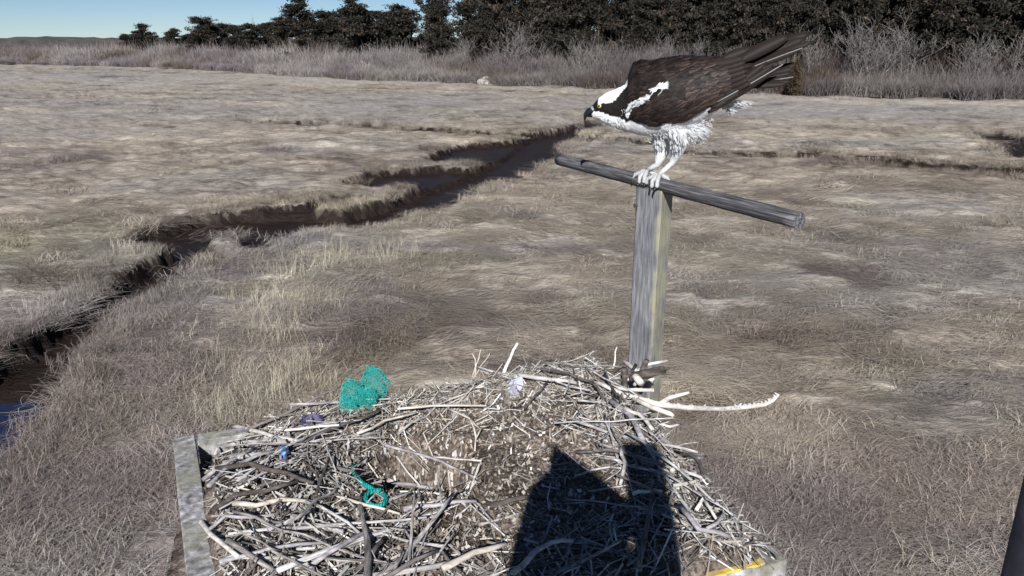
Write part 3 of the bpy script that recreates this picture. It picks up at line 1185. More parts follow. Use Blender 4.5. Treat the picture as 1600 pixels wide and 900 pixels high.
nest = empty("osprey_nest", (MID.x, MID.y, ZP), "large messy stick nest with straw lining on the platform", "nest")
M_LITTER, nt, b = new_mat("nest_litter", .95, .08)
tc = node(nt, "ShaderNodeTexCoord")
n1 = noise(nt, 14, 6, tc.outputs["Object"])
n2 = noise(nt, 130, 4, tc.outputs["Object"])
c1 = ramp(nt, n1.outputs[0], [(.32, (.05, .041, .036)), (.5, (.155, .127, .108)), (.68, (.27, .23, .195))])
c2 = ramp(nt, n2.outputs[0], [(.35, (.35, .33, .32)), (.55, (1, 1, 1)), (.75, (1.7, 1.65, 1.6))])
nt.links.new(mixc(nt, c1, c2, 1.0, 'MULTIPLY'), b.inputs["Base Color"])
bump(nt, b, n2.outputs[0], .9, .01)
na, nb = 150, 120
A, B = np.meshgrid(np.linspace(-.02, 1.10, na), np.linspace(-.10, 1.06, nb), indexing='ij')
X = (BL.x + U.x * A * LU + W.x * B * LV).ravel()
Y = (BL.y + U.y * A * LU + W.y * B * LV).ravel()
Z = ZP + nest_h(X, Y)
i = np.arange(na - 1)[:, None]
j = np.arange(nb - 1)[None, :]
Q = np.stack([i * nb + j, i * nb + j + 1, (i + 1) * nb + j + 1, (i + 1) * nb + j], -1).reshape(-1, 4)
obj("lining", big_mesh("lining", np.stack([X, Y, Z], -1), Q, M_LITTER, True), nest)

M_STRAW = make_vcol_mat("nest_straw", .8, .2, 40, .25)


def ab(x, y):
    dx = x - BL.x
    dy = y - BL.y
    return (dx * U.x + dy * U.y) / LU, (dx * W.x + dy * W.y) / LV


def build_straw(name, n, lmin, lmax, wid, tilt, cols, seed, dens, ang_fn=None):
    r = np.random.default_rng(seed)
    A_, B_ = [], []
    while len(A_) < n:
        b = r.uniform(-.06, 1.0)
        a = r.uniform(.06 + .07 * b, 1.04 - .075 * b)
        if r.random() <= dens(a, b):
            A_.append(a)
            B_.append(b)
    a = np.array(A_)
    b = np.array(B_)
    x = BL.x + U.x * a * LU + W.x * b * LV
    y = BL.y + U.y * a * LU + W.y * b * LV
    an = r.uniform(0, 6.283, n)
    L = r.uniform(lmin, lmax, n)
    w = wid * r.uniform(.6, 1.5, n)
    cu = r.normal(0, .35, n)
    X = np.stack([x - np.cos(an) * L / 2, x, x + np.cos(an + cu) * L / 2], 1)
    Y = np.stack([y - np.sin(an) * L / 2, y, y + np.sin(an + cu) * L / 2], 1)
    H = nest_h(X.ravel(), Y.ravel()).reshape(-1, 3)
    tl = r.normal(0, tilt, n)
    Z = ZP + np.maximum(H, H[:, 1:2] - .01) + r.uniform(0, .012, n)[:, None] + np.stack([-tl * L, 0 * tl, tl * L], 1)
    Z[:, 1] = np.maximum(Z[:, 1], (Z[:, 0] + Z[:, 2]) / 2 - .004)
    P = np.stack([X, Y, Z], -1)
    sv = np.stack([-np.sin(an), np.cos(an), r.uniform(-.8, .8, n)], -1) * (w / 2)[:, None]
    V = np.stack([P + sv[:, None, :], P - sv[:, None, :]], 2).reshape(-1, 3)
    col = np.array(cols)[r.integers(0, len(cols), n)] * r.uniform(.6, 1.3, n)[:, None]
    C = np.repeat(col, 6, axis=0)
    i0 = np.arange(n) * 6
    Q = np.concatenate([np.stack([i0, i0 + 1, i0 + 3, i0 + 2], -1), np.stack([i0 + 2, i0 + 3, i0 + 5, i0 + 4], -1)])
    obj(name, big_mesh(name, np.array(V), np.array(Q), M_STRAW, False, np.array(C)), nest, kind="stuff")


build_straw("straw", 4600, .03, .12, .0019, .12, [(.38, .34, .28), (.46, .43, .385), (.27, .235, .20), (.60, .59, .57), (.15, .125, .105)], 31,
            lambda a, b: .03 + .9 * math.exp(-((b - .04) / .10) ** 2) * (a > .15) + .3 * (a > .86) + (.12 if a < .35 else 0))
build_straw("twig_litter", 3600, .025, .10, .0028, .15, [(.30, .28, .26), (.17, .15, .135), (.46, .44, .42), (.08, .068, .06), (.36, .34, .32)], 32,
            lambda a, b: .03 + .5 * (a < .36) + .45 * (a > .88) + .3 * (b > .8))
build_straw("leaf_flakes", 9000, .003, .011, .004, .4, [(.34, .31, .28), (.20, .17, .14), (.44, .42, .40), (.11, .085, .068), (.26, .215, .175)], 33, lambda a, b: .16 + .65 * (.3 < a < .9) * (b < .85))

# loose sticks: straight prototypes along X, shared by many copies
def stick_proto(seed, slender):
    r = random.Random(seed)
    n = 6
    pts = []
    y = z = 0.0
    for k in range(n + 1):
        pts.append(Vector((k / n - .5, y, z)))
        y += r.gauss(0, .018)
        z += r.gauss(0, .012)
    rad = [slender * (1 - .45 * k / n) * r.uniform(.85, 1.15) for k in range(n + 1)]
    m = MB()
    m.tube(pts, rad, 6)
    for t in range(r.choice((1, 1, 2, 2, 3))):
        i = r.randint(2, n - 1)
        d = Vector((r.uniform(.4, 1), r.choice((-1, 1)) * r.uniform(.4, .9), r.uniform(-.1, .3))).normalized()
        L = r.uniform(.06, .22)
        m.tube([pts[i], pts[i] + d * L * .5, pts[i] + d * L + Vector((r.gauss(0, .02), r.gauss(0, .02), 0))], [rad[i] * .6, rad[i] * .45, rad[i] * .25], 5)
    return mesh_data("stick", m.V, m.F, M_STICK, True)


THICK = [stick_proto(300 + s, .019) for s in range(5)]
THIN = [stick_proto(320 + s, .0085) for s in range(8)]
made = 0
rs = random.Random(5)
while made < 262:
    zone = rs.random()
    if zone < .50:            # left third, heavy sticks
        a, b = rs.uniform(.04, .40), rs.uniform(.02, 1.02)
        an = math.radians(rs.gauss(30, 38)) if rs.random() < .75 else rs.uniform(0, 3.14)
        L = rs.uniform(.12, .40)
        thick = rs.random() < .45
    elif zone < .78:          # right rim
        b = rs.uniform(-.02, .97)
        a = rs.gauss(.955, .045) - .075 * b
        an = math.radians(rs.gauss(-70, 35)) if rs.random() < .6 else math.radians(rs.gauss(10, 30))
        L = rs.uniform(.10, .34)
        thick = rs.random() < .3
    elif zone < .92:          # back rim
        a, b = rs.uniform(.25, 1.05), rs.gauss(.03, .06)
        an = math.radians(rs.gauss(20, 35))
        L = rs.uniform(.10, .28)
        thick = False
    else:                     # front and centre
        a, b = rs.uniform(.3, .95), rs.uniform(.55, 1.02)
        an = rs.uniform(0, 3.14)
        L = rs.uniform(.08, .24)
        thick = rs.random() < .3
    x = BL.x + U.x * a * LU + W.x * b * LV
    y = BL.y + U.y * a * LU + W.y * b * LV
    ex = np.array([x - math.cos(an) * L * .4, x, x + math.cos(an) * L * .4])
    ey = np.array([y - math.sin(an) * L * .4, y, y + math.sin(an) * L * .4])
    aa, bb = ab(ex, ey)
    if (aa - .075 * bb).min() < .075 or bb.min() < -.06 or (aa + .085 * bb).max() > 1.06 or bb.max() > 1.03:
        continue
    q = Vector((x, y, ZP + .03 - HC))
    dq = q.y * CP - q.z * SP
    ux, uy = 800 + FPX * q.x / dq, 450 - FPX * (q.z * CP + q.y * SP) / dq
    if 520 < ux < 950 and 610 < uy < 830 and rs.random() < .9:
        continue
    if 425 < ux < 460 and 680 < uy < 730 or 465 < ux < 620 and 640 < uy < 690 or 540 < ux < 620 and 715 < uy < 805 or 770 < ux < 825 and 580 < uy < 640:
        continue
    h = nest_h(ex, ey)
    tilt = math.atan2(h[2] - h[0], L * .8)
    tilt = max(-.3, min(.3, tilt))
    o = obj("stick", (THICK if thick else THIN)[rs.randrange(5)], nest)
    o.matrix_parent_inverse = Matrix.Identity(4)
    zc = max(h[1], (h[0] + h[2]) / 2) + .004 + rs.uniform(0, .022 if zone < .78 else .010)
    o.location = (x - nest.location.x, y - nest.location.y, zc)
    o.rotation_euler = (rs.uniform(0, 6.28), -tilt + rs.gauss(0, .07), an)
    tk = rs.uniform(.45, 1.45) * (.8 if thick else .95)
    o.scale = (L, max(.16, L) * tk, max(.16, L) * tk)
    made += 1

# the sticks one can single out: (pixels on the nest), pixel radius, material
FEATURE = [
    ([(365, 787, .03), (400, 790, .03), (440, 783, .03), (488, 784, .025)], 6.0, M_TANST),
    ([(489, 793, .03), (503, 750, .045), (518, 706, .05)], 4.0, M_DARKST),
    ([(530, 779, .02), (575, 790, .018), (625, 803, .015)], 3.6, M_TANST),
    ([(602, 697, .03), (640, 708, .035), (690, 722, .03), (722, 737, .02), (745, 748, .012)], 3.4, M_BARK),
    ([(676, 716, .034), (712, 719, .03), (752, 720, .02)], 2.4, M_BLEACH),
    ([(606, 751, .015), (640, 760, .02), (692, 766, .012)], 5.0, M_BARK),
    ([(630, 796, .015), (680, 791, .02), (744, 783, .015)], 5.5, M_BARK),
    ([(765, 792, .012), (800, 784, .018), (842, 776, .012)], 7.0, M_DARKST),
    ([(712, 812, .01), (735, 790, .014), (790, 838, .01)], 2.2, M_STICK),
    ([(738, 782, .012), (760, 805, .012), (782, 830, .01)], 2.4, M_BARK),
    ([(785, 590, .0), (797, 562, .05), (809, 536, .11)], 4.2, M_BLEACH),
    ([(812, 588, .03), (860, 594, .03), (908, 600, .025)], 5.0, M_BLEACH),
    ([(846, 578, .04), (890, 586, .045), (925, 600, .05), (942, 622, .04)], 3.6, M_DARKST),
    ([(820, 640, .012), (845, 612, .03), (862, 588, .045)], 2.6, M_DARKST),
    ([(700, 640, .015), (735, 655, .015), (745, 690, .01)], 2.6, M_TANST),
    ([(735, 655, .02), (750, 675, .02), (742, 705, .012)], 2.0, M_TANST),
    ([(622, 640, .04), (675, 637, .045), (760, 634, .03)], 3.0, M_TANST),
    ([(560, 680, .03), (600, 660, .04), (650, 645, .04)], 3.2, M_TANST),
    ([(325, 762, .05), (352, 735, .055), (395, 718, .05), (430, 705, .045)], 4.6, M_BARK),
    ([(318, 750, .06), (360, 722, .07), (400, 700, .07)], 5.2, M_BARK),
    ([(335, 712, .04), (350, 690, .06), (357, 662, .10)], 2.6, M_BLEACH),
    ([(360, 668, .05), (390, 672, .06), (430, 684, .05), (470, 690, .05)], 4.2, M_BLEACH),
    ([(430, 676, .05), (470, 672, .06), (530, 664, .06)], 3.6, M_BLEACH),
    ([(330, 800, .03), (370, 775, .045), (412, 770, .045), (465, 752, .04)], 6.0, M_DARKST),
    ([(340, 735, .055), (390, 728, .06), (450, 742, .05), (490, 755, .04)], 6.0, M_DARKST),
    ([(330, 830, .02), (350, 808, .03), (390, 812, .03), (460, 800, .02)], 4.4, M_BARK),
    ([(420, 830, .02), (455, 815, .025), (490, 795, .025)], 4.0, M_BARK),
    ([(300, 800, .05), (330, 838, .04), (372, 870, .03)], 5.0, M_BLEACH),
    ([(480, 890, .02), (540, 850, .03), (580, 828, .02)], 6.0, M_BARK),
    ([(560, 895, .02), (590, 860, .03), (600, 840, .02)], 6.0, M_DARKST),
    ([(350, 880, .03), (420, 862, .035), (510, 848, .03)], 5.0, M_BARK),
    ([(690, 890, .03), (740, 868, .03), (790, 850, .03)], 8.0, M_TANST),
    ([(800, 898, .03), (832, 868, .05), (862, 850, .05), (895, 846, .045)], 6.5, M_BLEACH),
    ([(640, 850, .02), (690, 862, .02), (720, 895, .02)], 4.0, M_DARKST),
    ([(971, 702, .03), (976, 725, .05), (969, 758, .04)], 4.2, M_BLEACH),
    ([(990, 774, .03), (1012, 770, .035), (1034, 768, .03)], 4.6, M_BLEACH),
    ([(1028, 660, .05), (1045, 668, .05), (1064, 663, .05)], 3.4, M_BLEACH),
    ([(1050, 735, .04), (1075, 720, .045), (1103, 713, .05)], 4.6, M_BLEACH),
    ([(1052, 760, .04), (1085, 754, .045), (1104, 742, .05)], 4.0, M_TANST),
    ([(1065, 735, .045), (1085, 745, .045), (1106, 757, .045)], 4.4, M_BLEACH),
    ([(1090, 800, .03), (1098, 780, .045), (1120, 812, .03)], 4.0, M_BLEACH),
    ([(1105, 830, .03), (1130, 806, .045), (1146, 788, .05)], 4.0, M_BARK),
    ([(955, 628, .05), (985, 650, .055), (1005, 690, .05)], 7.0, M_BARK),
    ([(975, 640, .06), (1000, 650, .06), (1020, 672, .05)], 5.0, M_BLEACH),
    ([(935, 600, .05), (960, 612, .06), (1000, 628, .06)], 5.0, M_BLEACH),
    ([(1035, 690, .04), (1062, 705, .05), (1085, 740, .045)], 6.0, M_BARK),
    ([(1060, 790, .03), (1095, 830, .04), (1140, 838, .02)], 6.0, M_BARK),
    ([(960, 566, .02), (962, 554, .03), (964, 542, .05)], 1.8, M_BLEACH),
    ([(742, 580, .02), (748, 562, .04), (752, 545, .06)], 1.6, M_TANST),
    ([(742, 582, .02), (742, 562, .04), (738, 553, .06)], 1.6, M_TANST),
    ([(746, 583, .02), (758, 565, .04), (766, 550, .06)], 1.4, M_TANST),
    ([(448, 690, .05), (449, 705, .04), (447, 722, .03)], 2.0, M_DARKST)]
DEP0 = {}
for n_, (pp, rp, mt) in enumerate(FEATURE):
    pts = []
    for (px, py, lf) in pp:
        pts.append(on_nest(px, py, min(lf, .03)))
    if pp[0][2] < .025 and pp[-1][2] > .045:      # sticking up: keep the foot's depth
        d0 = pts[0]
        dep = d0.y * CP - (d0.z - HC) * SP
        pts = [at_depth(px, py, dep) for (px, py, lf) in pp]
        pts.insert(0, pts[0] - (pts[1] - pts[0]).normalized() * .02)
    # subdivide and roughen
    rr = random.Random(n_)
    P = []
    for q in range(len(pts) - 1):
        for f in (0, .5):
            p = pts[q].lerp(pts[q + 1], f)
            P.append(p + Vector((rr.gauss(0, .0014), rr.gauss(0, .0014), rr.gauss(.003, .0015))))
    P.append(pts[-1])
    dep = P[0].y * CP - (P[0].z - HC) * SP
    r0 = rp * .85 * dep / FPX
    m = MB()
    m.tube(P, [r0 * (.95 - .35 * q / len(P)) * rr.uniform(.93, 1.07) for q in range(len(P))], 8, squash=.85)
    m.build("stick", mt, nest, True)

# long pale branch reaching out over the marsh on the right
dep = 2.02
bp = [(935, 606), (985, 620), (1030, 632), (1075, 637), (1130, 639), (1165, 636), (1195, 632), (1207, 626), (1217, 616)]
m = MB()
P = [at_depth(a, bq, dep - .0006 * (a - 935)) for a, bq in bp]
m.tube(P, [.0085, .0085, .0075, .0068, .006, .0058, .0055, .0052, .003], 8)
m.tube([P[2], at_depth(1045, 622, dep - .06), at_depth(1062, 617, dep - .07), at_depth(1077, 613, dep - .08)], [.007, .006, .005, .003], 7)
m.tube([P[1], at_depth(1020, 637, dep - .07), at_depth(1048, 647, dep - .1), at_depth(1052, 650, dep - .1)], [.007, .007, .006, .004], 7)
rr = random.Random(77)
for _ in range(70):   # crusty lichen lumps
    q = rr.uniform(1.5, 7.9)
    i = int(q)
    p = P[i].lerp(P[i + 1], q - i) + Vector((rr.gauss(0, .002), rr.gauss(0, .002), rr.uniform(.001, .006)))
    m.tube([p, p + Vector((rr.gauss(0, .004), rr.gauss(0, .003), .004))], [.003, .0015], 4)
m.build("branch", M_BLEACH, nest, True, label="long pale lichen crusted branch reaching right over the marsh")
# dark knot of bark and sticks against the perch post
rr = random.Random(9)
for k in range(16):
    c0 = at_depth(rr.uniform(945, 1012), rr.uniform(578, 618), rr.uniform(2.0, 2.1))
    d = Vector((rr.gauss(0, 1), rr.gauss(0, .6), rr.gauss(0, .35))).normalized() * rr.uniform(.03, .07)
    m = MB()
    m.tube([c0 - d, c0 + Vector((0, 0, rr.gauss(0, .006))), c0 + d], [rr.uniform(.004, .01)] * 3, 7)
    m.build("stick", (M_DARKST, M_DARKST, M_BARK, M_BLEACH)[k % 4], nest, True)
m = MB()
m.tube([at_depth(985, 590, 2.03), at_depth(1015, 583, 2.01), at_depth(1038, 577, 1.99)], [.013, .012, .0105], 9)
m.tube([at_depth(1032, 578, 1.993), at_depth(1046, 575, 1.98)], [.006, .003], 6)
m.build("stick", M_DARKST, nest, True, label="stub of dark log crossing the foot of the perch post")

# ------------------------------------------------------------------ litter caught in the nest
M_NET, nt, b = new_mat("teal_netting", .6, .3)
b.inputs["Base Color"].default_value = (.018, .31, .28, 1)
M_NETW, nt, b = new_mat("teal_film", .5, .3)
b.inputs["Base Color"].default_value = (.02, .33, .30, 1)
b.inputs["Alpha"].default_value = .22
net = empty("fishing_net", tuple(on_nest(548, 645)), "bunched teal green plastic netting on the back left rim of the nest", "net")


def net_lobe(cx, cy, rx, ry, dep, seed):
    r = np.random.default_rng(seed)
    rings, seg = 17, 27
    V, F = [], []
    cen = at_depth(cx, cy, dep)
    sc = dep / FPX
    for i in range(rings + 1):
        th = math.pi * i / rings
        for k in range(seg):
            ph = 2 * math.pi * k / seg
            dx, dy, dz = math.sin(th) * math.cos(ph), math.sin(th) * math.sin(ph), math.cos(th)
            n = 1 + .65 * (float(fbm(np.array([dx * 2.6 + seed + dz]), np.array([dy * 2.6 + dz * 2.1]), 4)[0]) - .5) * 2
            V.append(cen + Vector((dx * rx * sc * n, dy * rx * sc * n * .8, dz * ry * sc * n)))
    for i in range(rings):
        for k in range(seg):
            k2 = (k + 1) % seg
            F.append((i * seg + k, i * seg + k2, (i + 1) * seg + k2, (i + 1) * seg + k))
    return V, F


dn = net.location.y * CP - (net.location.z - HC) * SP
for q, (cx, cy, rx, ry, dd) in enumerate(((584, 601, 22, 24, .05), (553, 614, 20, 20, .02), (545, 634, 14, 16, 0), (570, 622, 16, 16, .02))):
    V, F = net_lobe(cx, cy, rx, ry, dn + dd, q + 3)
    o = obj("bunch", mesh_data("bunch", V, F, M_NET), net)
    wf_ = o.modifiers.new("mesh", 'WIREFRAME')
    wf_.thickness = .0012
    wf_.use_replace = True
    V, F = net_lobe(cx, cy, rx * .93, ry * .93, dn + dd, q + 3)
    obj("fold", mesh_data("fold", V, F, M_NETW, True), net)

M_ROPE, nt, b = new_mat("teal_rope", .7, .25)
tc = node(nt, "ShaderNodeTexCoord")
wv_ = node(nt, "ShaderNodeTexWave", wave_type='BANDS')
wv_.inputs["Scale"].default_value = 60
wv_.inputs["Distortion"].default_value = 3
nt.links.new(tc.outputs["Object"], wv_.inputs[0])
nt.links.new(ramp(nt, wv_.outputs[0], [(.2, (.005, .17, .15)), (.7, (.012, .33, .29))]), b.inputs["Base Color"])
bump(nt, b, wv_.outputs[0], .6, .002)
rp = [(551, 726), (553, 740), (562, 752), (577, 762), (590, 768), (601, 772), (605, 780), (600, 790), (588, 793), (574, 787), (569, 778), (574, 770), (586, 766), (597, 766)]
m = MB()
P = [on_nest(a, bq, .018) for a, bq in rp]
Q2 = []
for i in range(len(P) - 1):
    Q2 += [P[i], P[i].lerp(P[i + 1], .5)]
Q2.append(P[-1])
for _ in range(2):
    Q2 = [Q2[0]] + [(Q2[i - 1] + Q2[i] * 2 + Q2[i + 1]) / 4 for i in range(1, len(Q2) - 1)] + [Q2[-1]]
for st in range(3):   # three laid strands
    pts = []
    for i, p in enumerate(Q2):
        an = i * .9 + st * 2.094
        pts.append(p + Vector((math.cos(an) * .0022, math.sin(an) * .0010, math.sin(an) * .0022)))
    m.tube(pts, .0031, 6)
o = m.build("rope", M_ROPE, None, True, label="teal plastic rope curled into a loop in the nest", cat="rope")

M_BLUE, nt, b = new_mat("blue_plastic", .4, .5)
b.inputs["Base Color"].default_value = (.02, .13, .42, 1)
m = MB()
m.tube([on_nest(442, 718, .02), on_nest(444, 708, .03), on_nest(443, 696, .035)], [.0065, .0075, .004], 7, squash=.5)
m.tube([on_nest(446, 712, .03), on_nest(450, 704, .035)], [.003, .002], 5)
m.build("plastic_scrap", M_BLUE, None, label="small bright blue scrap of plastic among the left sticks", cat="litter")

M_PURP, nt, b = new_mat("dark_plastic", .35, .5)
tc = node(nt, "ShaderNodeTexCoord")
nz = noise(nt, 30, 4, tc.outputs["Object"])
nt.links.new(ramp(nt, nz.outputs[0], [(.35, (.02, .02, .03)), (.65, (.12, .11, .2))]), b.inputs["Base Color"])
V, F = net_lobe(487, 658, 17, 7, 2.0, 41)
p = on_nest(487, 668, 0)
sh = p - at_depth(487, 668, 2.0)
V = [v + sh for v in V]
obj("plastic_bag", mesh_data("plastic_bag", V, F, M_PURP, True), label="crumpled dark purple plastic on the back left rim", cat="litter")

M_FILM, nt, b = new_mat("milky_film", .45, .4)
b.inputs["Base Color"].default_value = (.38, .39, .49, 1)
tc = node(nt, "ShaderNodeTexCoord")
nz = noise(nt, 40, 4, tc.outputs["Object"])
bump(nt, b, nz.outputs[0], .5, .004)
fp = on_nest(795, 628, 0)
fd_ = fp.y * CP - (fp.z - HC) * SP
fo = [(779, 618), (790, 605), (800, 594), (816, 587), (818, 602), (812, 612), (806, 628), (794, 630), (782, 622)]
V, F = [], []
cx, cy = 799, 609
for sgn in (0, 1):
    V.append(at_depth(cx, cy, fd_ + .012 + sgn * .003))
    for ring in (.5, 1.0):
        for (a, bq) in fo:
            qx, qy = cx + (a - cx) * ring, cy + (bq - cy) * ring
            V.append(at_depth(qx, qy, fd_ + .012 + sgn * .003 + (628 - qy) * .0009 + random.uniform(-.003, .003) * (sgn == 0)))
nf = len(fo)
off = 1 + 2 * nf
for k in range(nf):
    k2 = (k + 1) % nf
    F += [(0, 1 + k2, 1 + k), (1 + k, 1 + k2, 1 + nf + k2, 1 + nf + k), (off, off + 1 + k, off + 1 + k2), (off + 1 + k, off + 1 + nf + k, off + 1 + nf + k2, off + 1 + k2),
          (1 + nf + k, 1 + nf + k2, off + 1 + nf + k2, off + 1 + nf + k)]
obj("plastic_film", mesh_data("plastic_film", V, F, M_FILM), label="pale lilac scrap of plastic film standing in the back rim of the nest", cat="litter")

# ------------------------------------------------------------------ perch post and perch
PL = at_depth(874, 249, 2.60)
PR = at_depth(1249, 345, 1.73)
PR.z = PL.z = (PL.z + PR.z) / 2
PRAD = .0195
pm = (PL + PR) / 2
pdir = (PR - PL).normalized()
M_POST = make_wood("post_wood", ((.085, .088, .096), (.15, .155, .168), (.225, .23, .245)), (150, 150, 13), bdist=.008)
nt = M_POST.node_tree
b = nt.nodes["Principled BSDF"]
geo = node(nt, "ShaderNodeTexCoord")
sep = node(nt, "ShaderNodeSeparateXYZ")
nt.links.new(geo.outputs["Object"], sep.inputs[0])
old = b.inputs["Base Color"].links[0].from_socket
# algae stain on the right hand face of the post
ng_ = noise(nt, 12, 4, geo.outputs["Object"])
ad = node(nt, "ShaderNodeMath", operation='MULTIPLY_ADD')
nt.links.new(ng_.outputs[0], ad.inputs[0])
ad.inputs[1].default_value = .05
nt.links.new(sep.outputs[0], ad.inputs[2])
fac = ramp(nt, ad.outputs[0], [(.052, (0, 0, 0)), (.068, (1, 1, 1))])
nt.links.new(mixc(nt, old, (.33, .32, .22), mixc(nt, (0, 0, 0), fac, .75)), b.inputs["Base Color"])

perch = empty("perch", (pm.x, pm.y, 0), "weathered post with a round crossbar perch behind the nest", "perch")
pw = .078
ang_post = math.radians(-37)
V, F = [], []
nseg = 40
topz = pm.z - PRAD * .55
prof = []
for (sx, sy) in ((-1, -1), (1, -1), (1, 1), (-1, 1)):
    for (ex, ey) in (((1, 0), (0, 1)) if sx * sy > 0 else ((0, 1), (1, 0))):
        prof.append((sx * (pw / 2 - .004 * ex), sy * (pw / 2 - .004 * ey)))
order = sorted(prof, key=lambda q: math.atan2(q[1], q[0]))
rr = random.Random(4)
for i in range(nseg + 1):
    z = -.4 + (topz + .4) * i / nseg
    for (a, bq) in order:
        V.append((a + rr.gauss(0, .0008), bq + rr.gauss(0, .0008), z))
n8 = len(order)
for i in range(nseg):
    for k in range(n8):
        k2 = (k + 1) % n8
        F.append((i * n8 + k, i * n8 + k2, (i + 1) * n8 + k2, (i + 1) * n8 + k))
F.append(tuple(nseg * n8 + k for k in range(n8)))
po = bpy.data.objects.new("post", mesh_data("post", V, F, M_POST))
COL.objects.link(po)
po.parent = perch
po.rotation_euler = (0, 0, ang_post)

M_PERCH = make_wood("perch_wood", ((.025, .025, .028), (.085, .085, .092), (.22, .22, .24)), (9, 230, 230), bdist=.003)
m = MB()
L = (PR - PL).length
n = 30
m.tube([Vector((L * (k / n - .5), 0, 0)) for k in range(n + 1)], [PRAD * (1 + .02 * math.sin(k * 1.7)) for k in range(n + 1)], 20)
po2 = m.build("crossbar", M_PERCH, None, False)
for p_ in po2.data.polygons:
    p_.use_smooth = len(p_.vertices) == 4
po2.parent = perch
po2.location = (0, 0, pm.z)
po2.rotation_euler = (0, 0, math.atan2(pdir.y, pdir.x))
M_STEEL, nt, b = new_mat("bolt_steel", .5, .5)
b.inputs["Base Color"].default_value = (.15, .15, .16, 1)
b.inputs["Metallic"].default_value = .8
m = MB()
nrm = Vector((pdir.y, -pdir.x, 0))
m.tube([Vector((0, 0, topz - .045)) + nrm * .061, Vector((0, 0, topz - .045)) + nrm * .069], .006, 6)
bo = m.build("bolt", M_STEEL, None)
bo.parent = perch

# ------------------------------------------------------------------ osprey
SC = 2.165 / FPX * .3                # metres per zoom unit
# foot point on the bar under the bird
tpx = 1022
best = min((abs(800 + FPX * (PL.lerp(PR, f).x) / (PL.lerp(PR, f).y * CP - (PL.lerp(PR, f).z - HC) * SP) - tpx), f) for f in np.linspace(.3, .8, 400))
FOOT = PL.lerp(PR, float(best[1])) + Vector((0, 0, PRAD))
bird = empty("osprey", tuple(FOOT), "dark brown and white osprey leaning forward on the perch, tail raised", "bird")
bird.scale = (.955, .96, .955)
bird.rotation_euler = (0, 0, math.radians(-9))


def zx2x(zx):
    return (zx - 556) * SC


def zy2z(zy, y=0.0):
    return (822 - zy) * SC / CP - y * math.tan(PITCH)


RINGS = np.array([  # zx, top, bottom, half depth
    [205, 468, 522, 18], [222, 448, 530, 34], [245, 424, 541, 47], [275, 404, 556, 58], [310, 388, 568, 66], [345, 374, 580, 74], [375, 360, 590, 86], [395, 304, 597, 100], [412, 272, 602, 112],
    [450, 254, 614, 136], [500, 256, 621, 156], [560, 242, 618, 168], [620, 232, 612, 172], [690, 226, 590, 170], [760, 226, 552, 158], [830, 228, 510, 138], [890, 234, 466, 112],
    [940, 240, 425, 86], [985, 246, 392, 62], [1020, 256, 362, 44], [1045, 275, 335, 22]], dtype=float)


RINGS[9:, 1] += np.linspace(6, 18, len(RINGS) - 9)
RINGS[8:17, 2] -= 6
RINGS[7:, 3] *= .93


def body_pt(zx, phi, inflate=0.0):
    """phi 0 top, +90 near side, 180 belly"""
    t = np.interp(zx, RINGS[:, 0], RINGS[:, 1])
    bt_ = np.interp(zx, RINGS[:, 0], RINGS[:, 2])
    hw = np.interp(zx, RINGS[:, 0], RINGS[:, 3])
    c = (t + bt_) / 2
    h = (bt_ - t) / 2
    y = -(hw * SC + inflate) * math.sin(phi)
    z = zy2z(c) + (h * SC / CP + inflate) * math.cos(phi)
    return Vector((zx2x(zx), y, z))


DK = np.array([.0085, .0066, .0064])
DK2 = np.array([.021, .0145, .012])
WH = np.array([.72, .73, .75])
M_PLUME = make_vcol_mat("plumage", .75, .15, 160, .3, .4)
M_FEATHER = make_vcol_mat("feathers", .6, .2, 300, .18, .15)


M_DOWN = make_vcol_mat("white_down", .9, .05, 200, .12, .3)
_nt = M_DOWN.node_tree
_b = _nt.nodes["Principled BSDF"]
_tr = node(_nt, "ShaderNodeBsdfTranslucent")
_nt.links.new(_b.inputs["Base Color"].links[0].from_socket, _tr.inputs[0])
_mx = node(_nt, "ShaderNodeMixShader")
_mx.inputs[0].default_value = .5
_nt.links.new(_b.outputs[0], _mx.inputs[1])
_nt.links.new(_tr.outputs[0], _mx.inputs[2])
_nt.links.new(_mx.outputs[0], _nt.nodes["Material Output"].inputs[0])


def seg_dist(px, py, poly):
    best = 1e9
    for (a, b_) in zip(poly[:-1], poly[1:]):
        d = (b_[0] - a[0], b_[1] - a[1])
        t = max(0, min(1, ((px - a[0]) * d[0] + (py - a[1]) * d[1]) / (d[0] ** 2 + d[1] ** 2)))
        best = min(best, math.hypot(px - a[0] - t * d[0], py - a[1] - t * d[1]))
    return best


def body_col(zx, phi, zy, side):
    """plumage pattern in the side view"""
    j = (random.random() - .5) * 5
    if zx > 385:
        if abs(phi) > math.radians(128):
            return WH * .95
        d = seg_dist(zx, zy + j, [(395, 495), (440, 462), (500, 415), (575, 362)])
        if d < 20 and side > 0:
            return WH * .85
        return DK
    # head and neck
    eye = seg_dist(zx, zy + j * .6, [(205, 478), (245, 472), (300, 478), (345, 470), (385, 440)])
    wide = np.interp(zx, [200, 245, 300, 350, 390], [12, 20, 30, 48, 75])
    if eye < wide:
        return DK * 1.1
    if zx < 238 and zy < 468:
        return DK * 1.6
    if zy < 470 and abs(phi) < math.radians(9 + (j * .3)) and zx > 300:
        return DK * 2
    if zy > 470 and zx > 330 and random.random() < .25:
        return WH * .45
    return WH


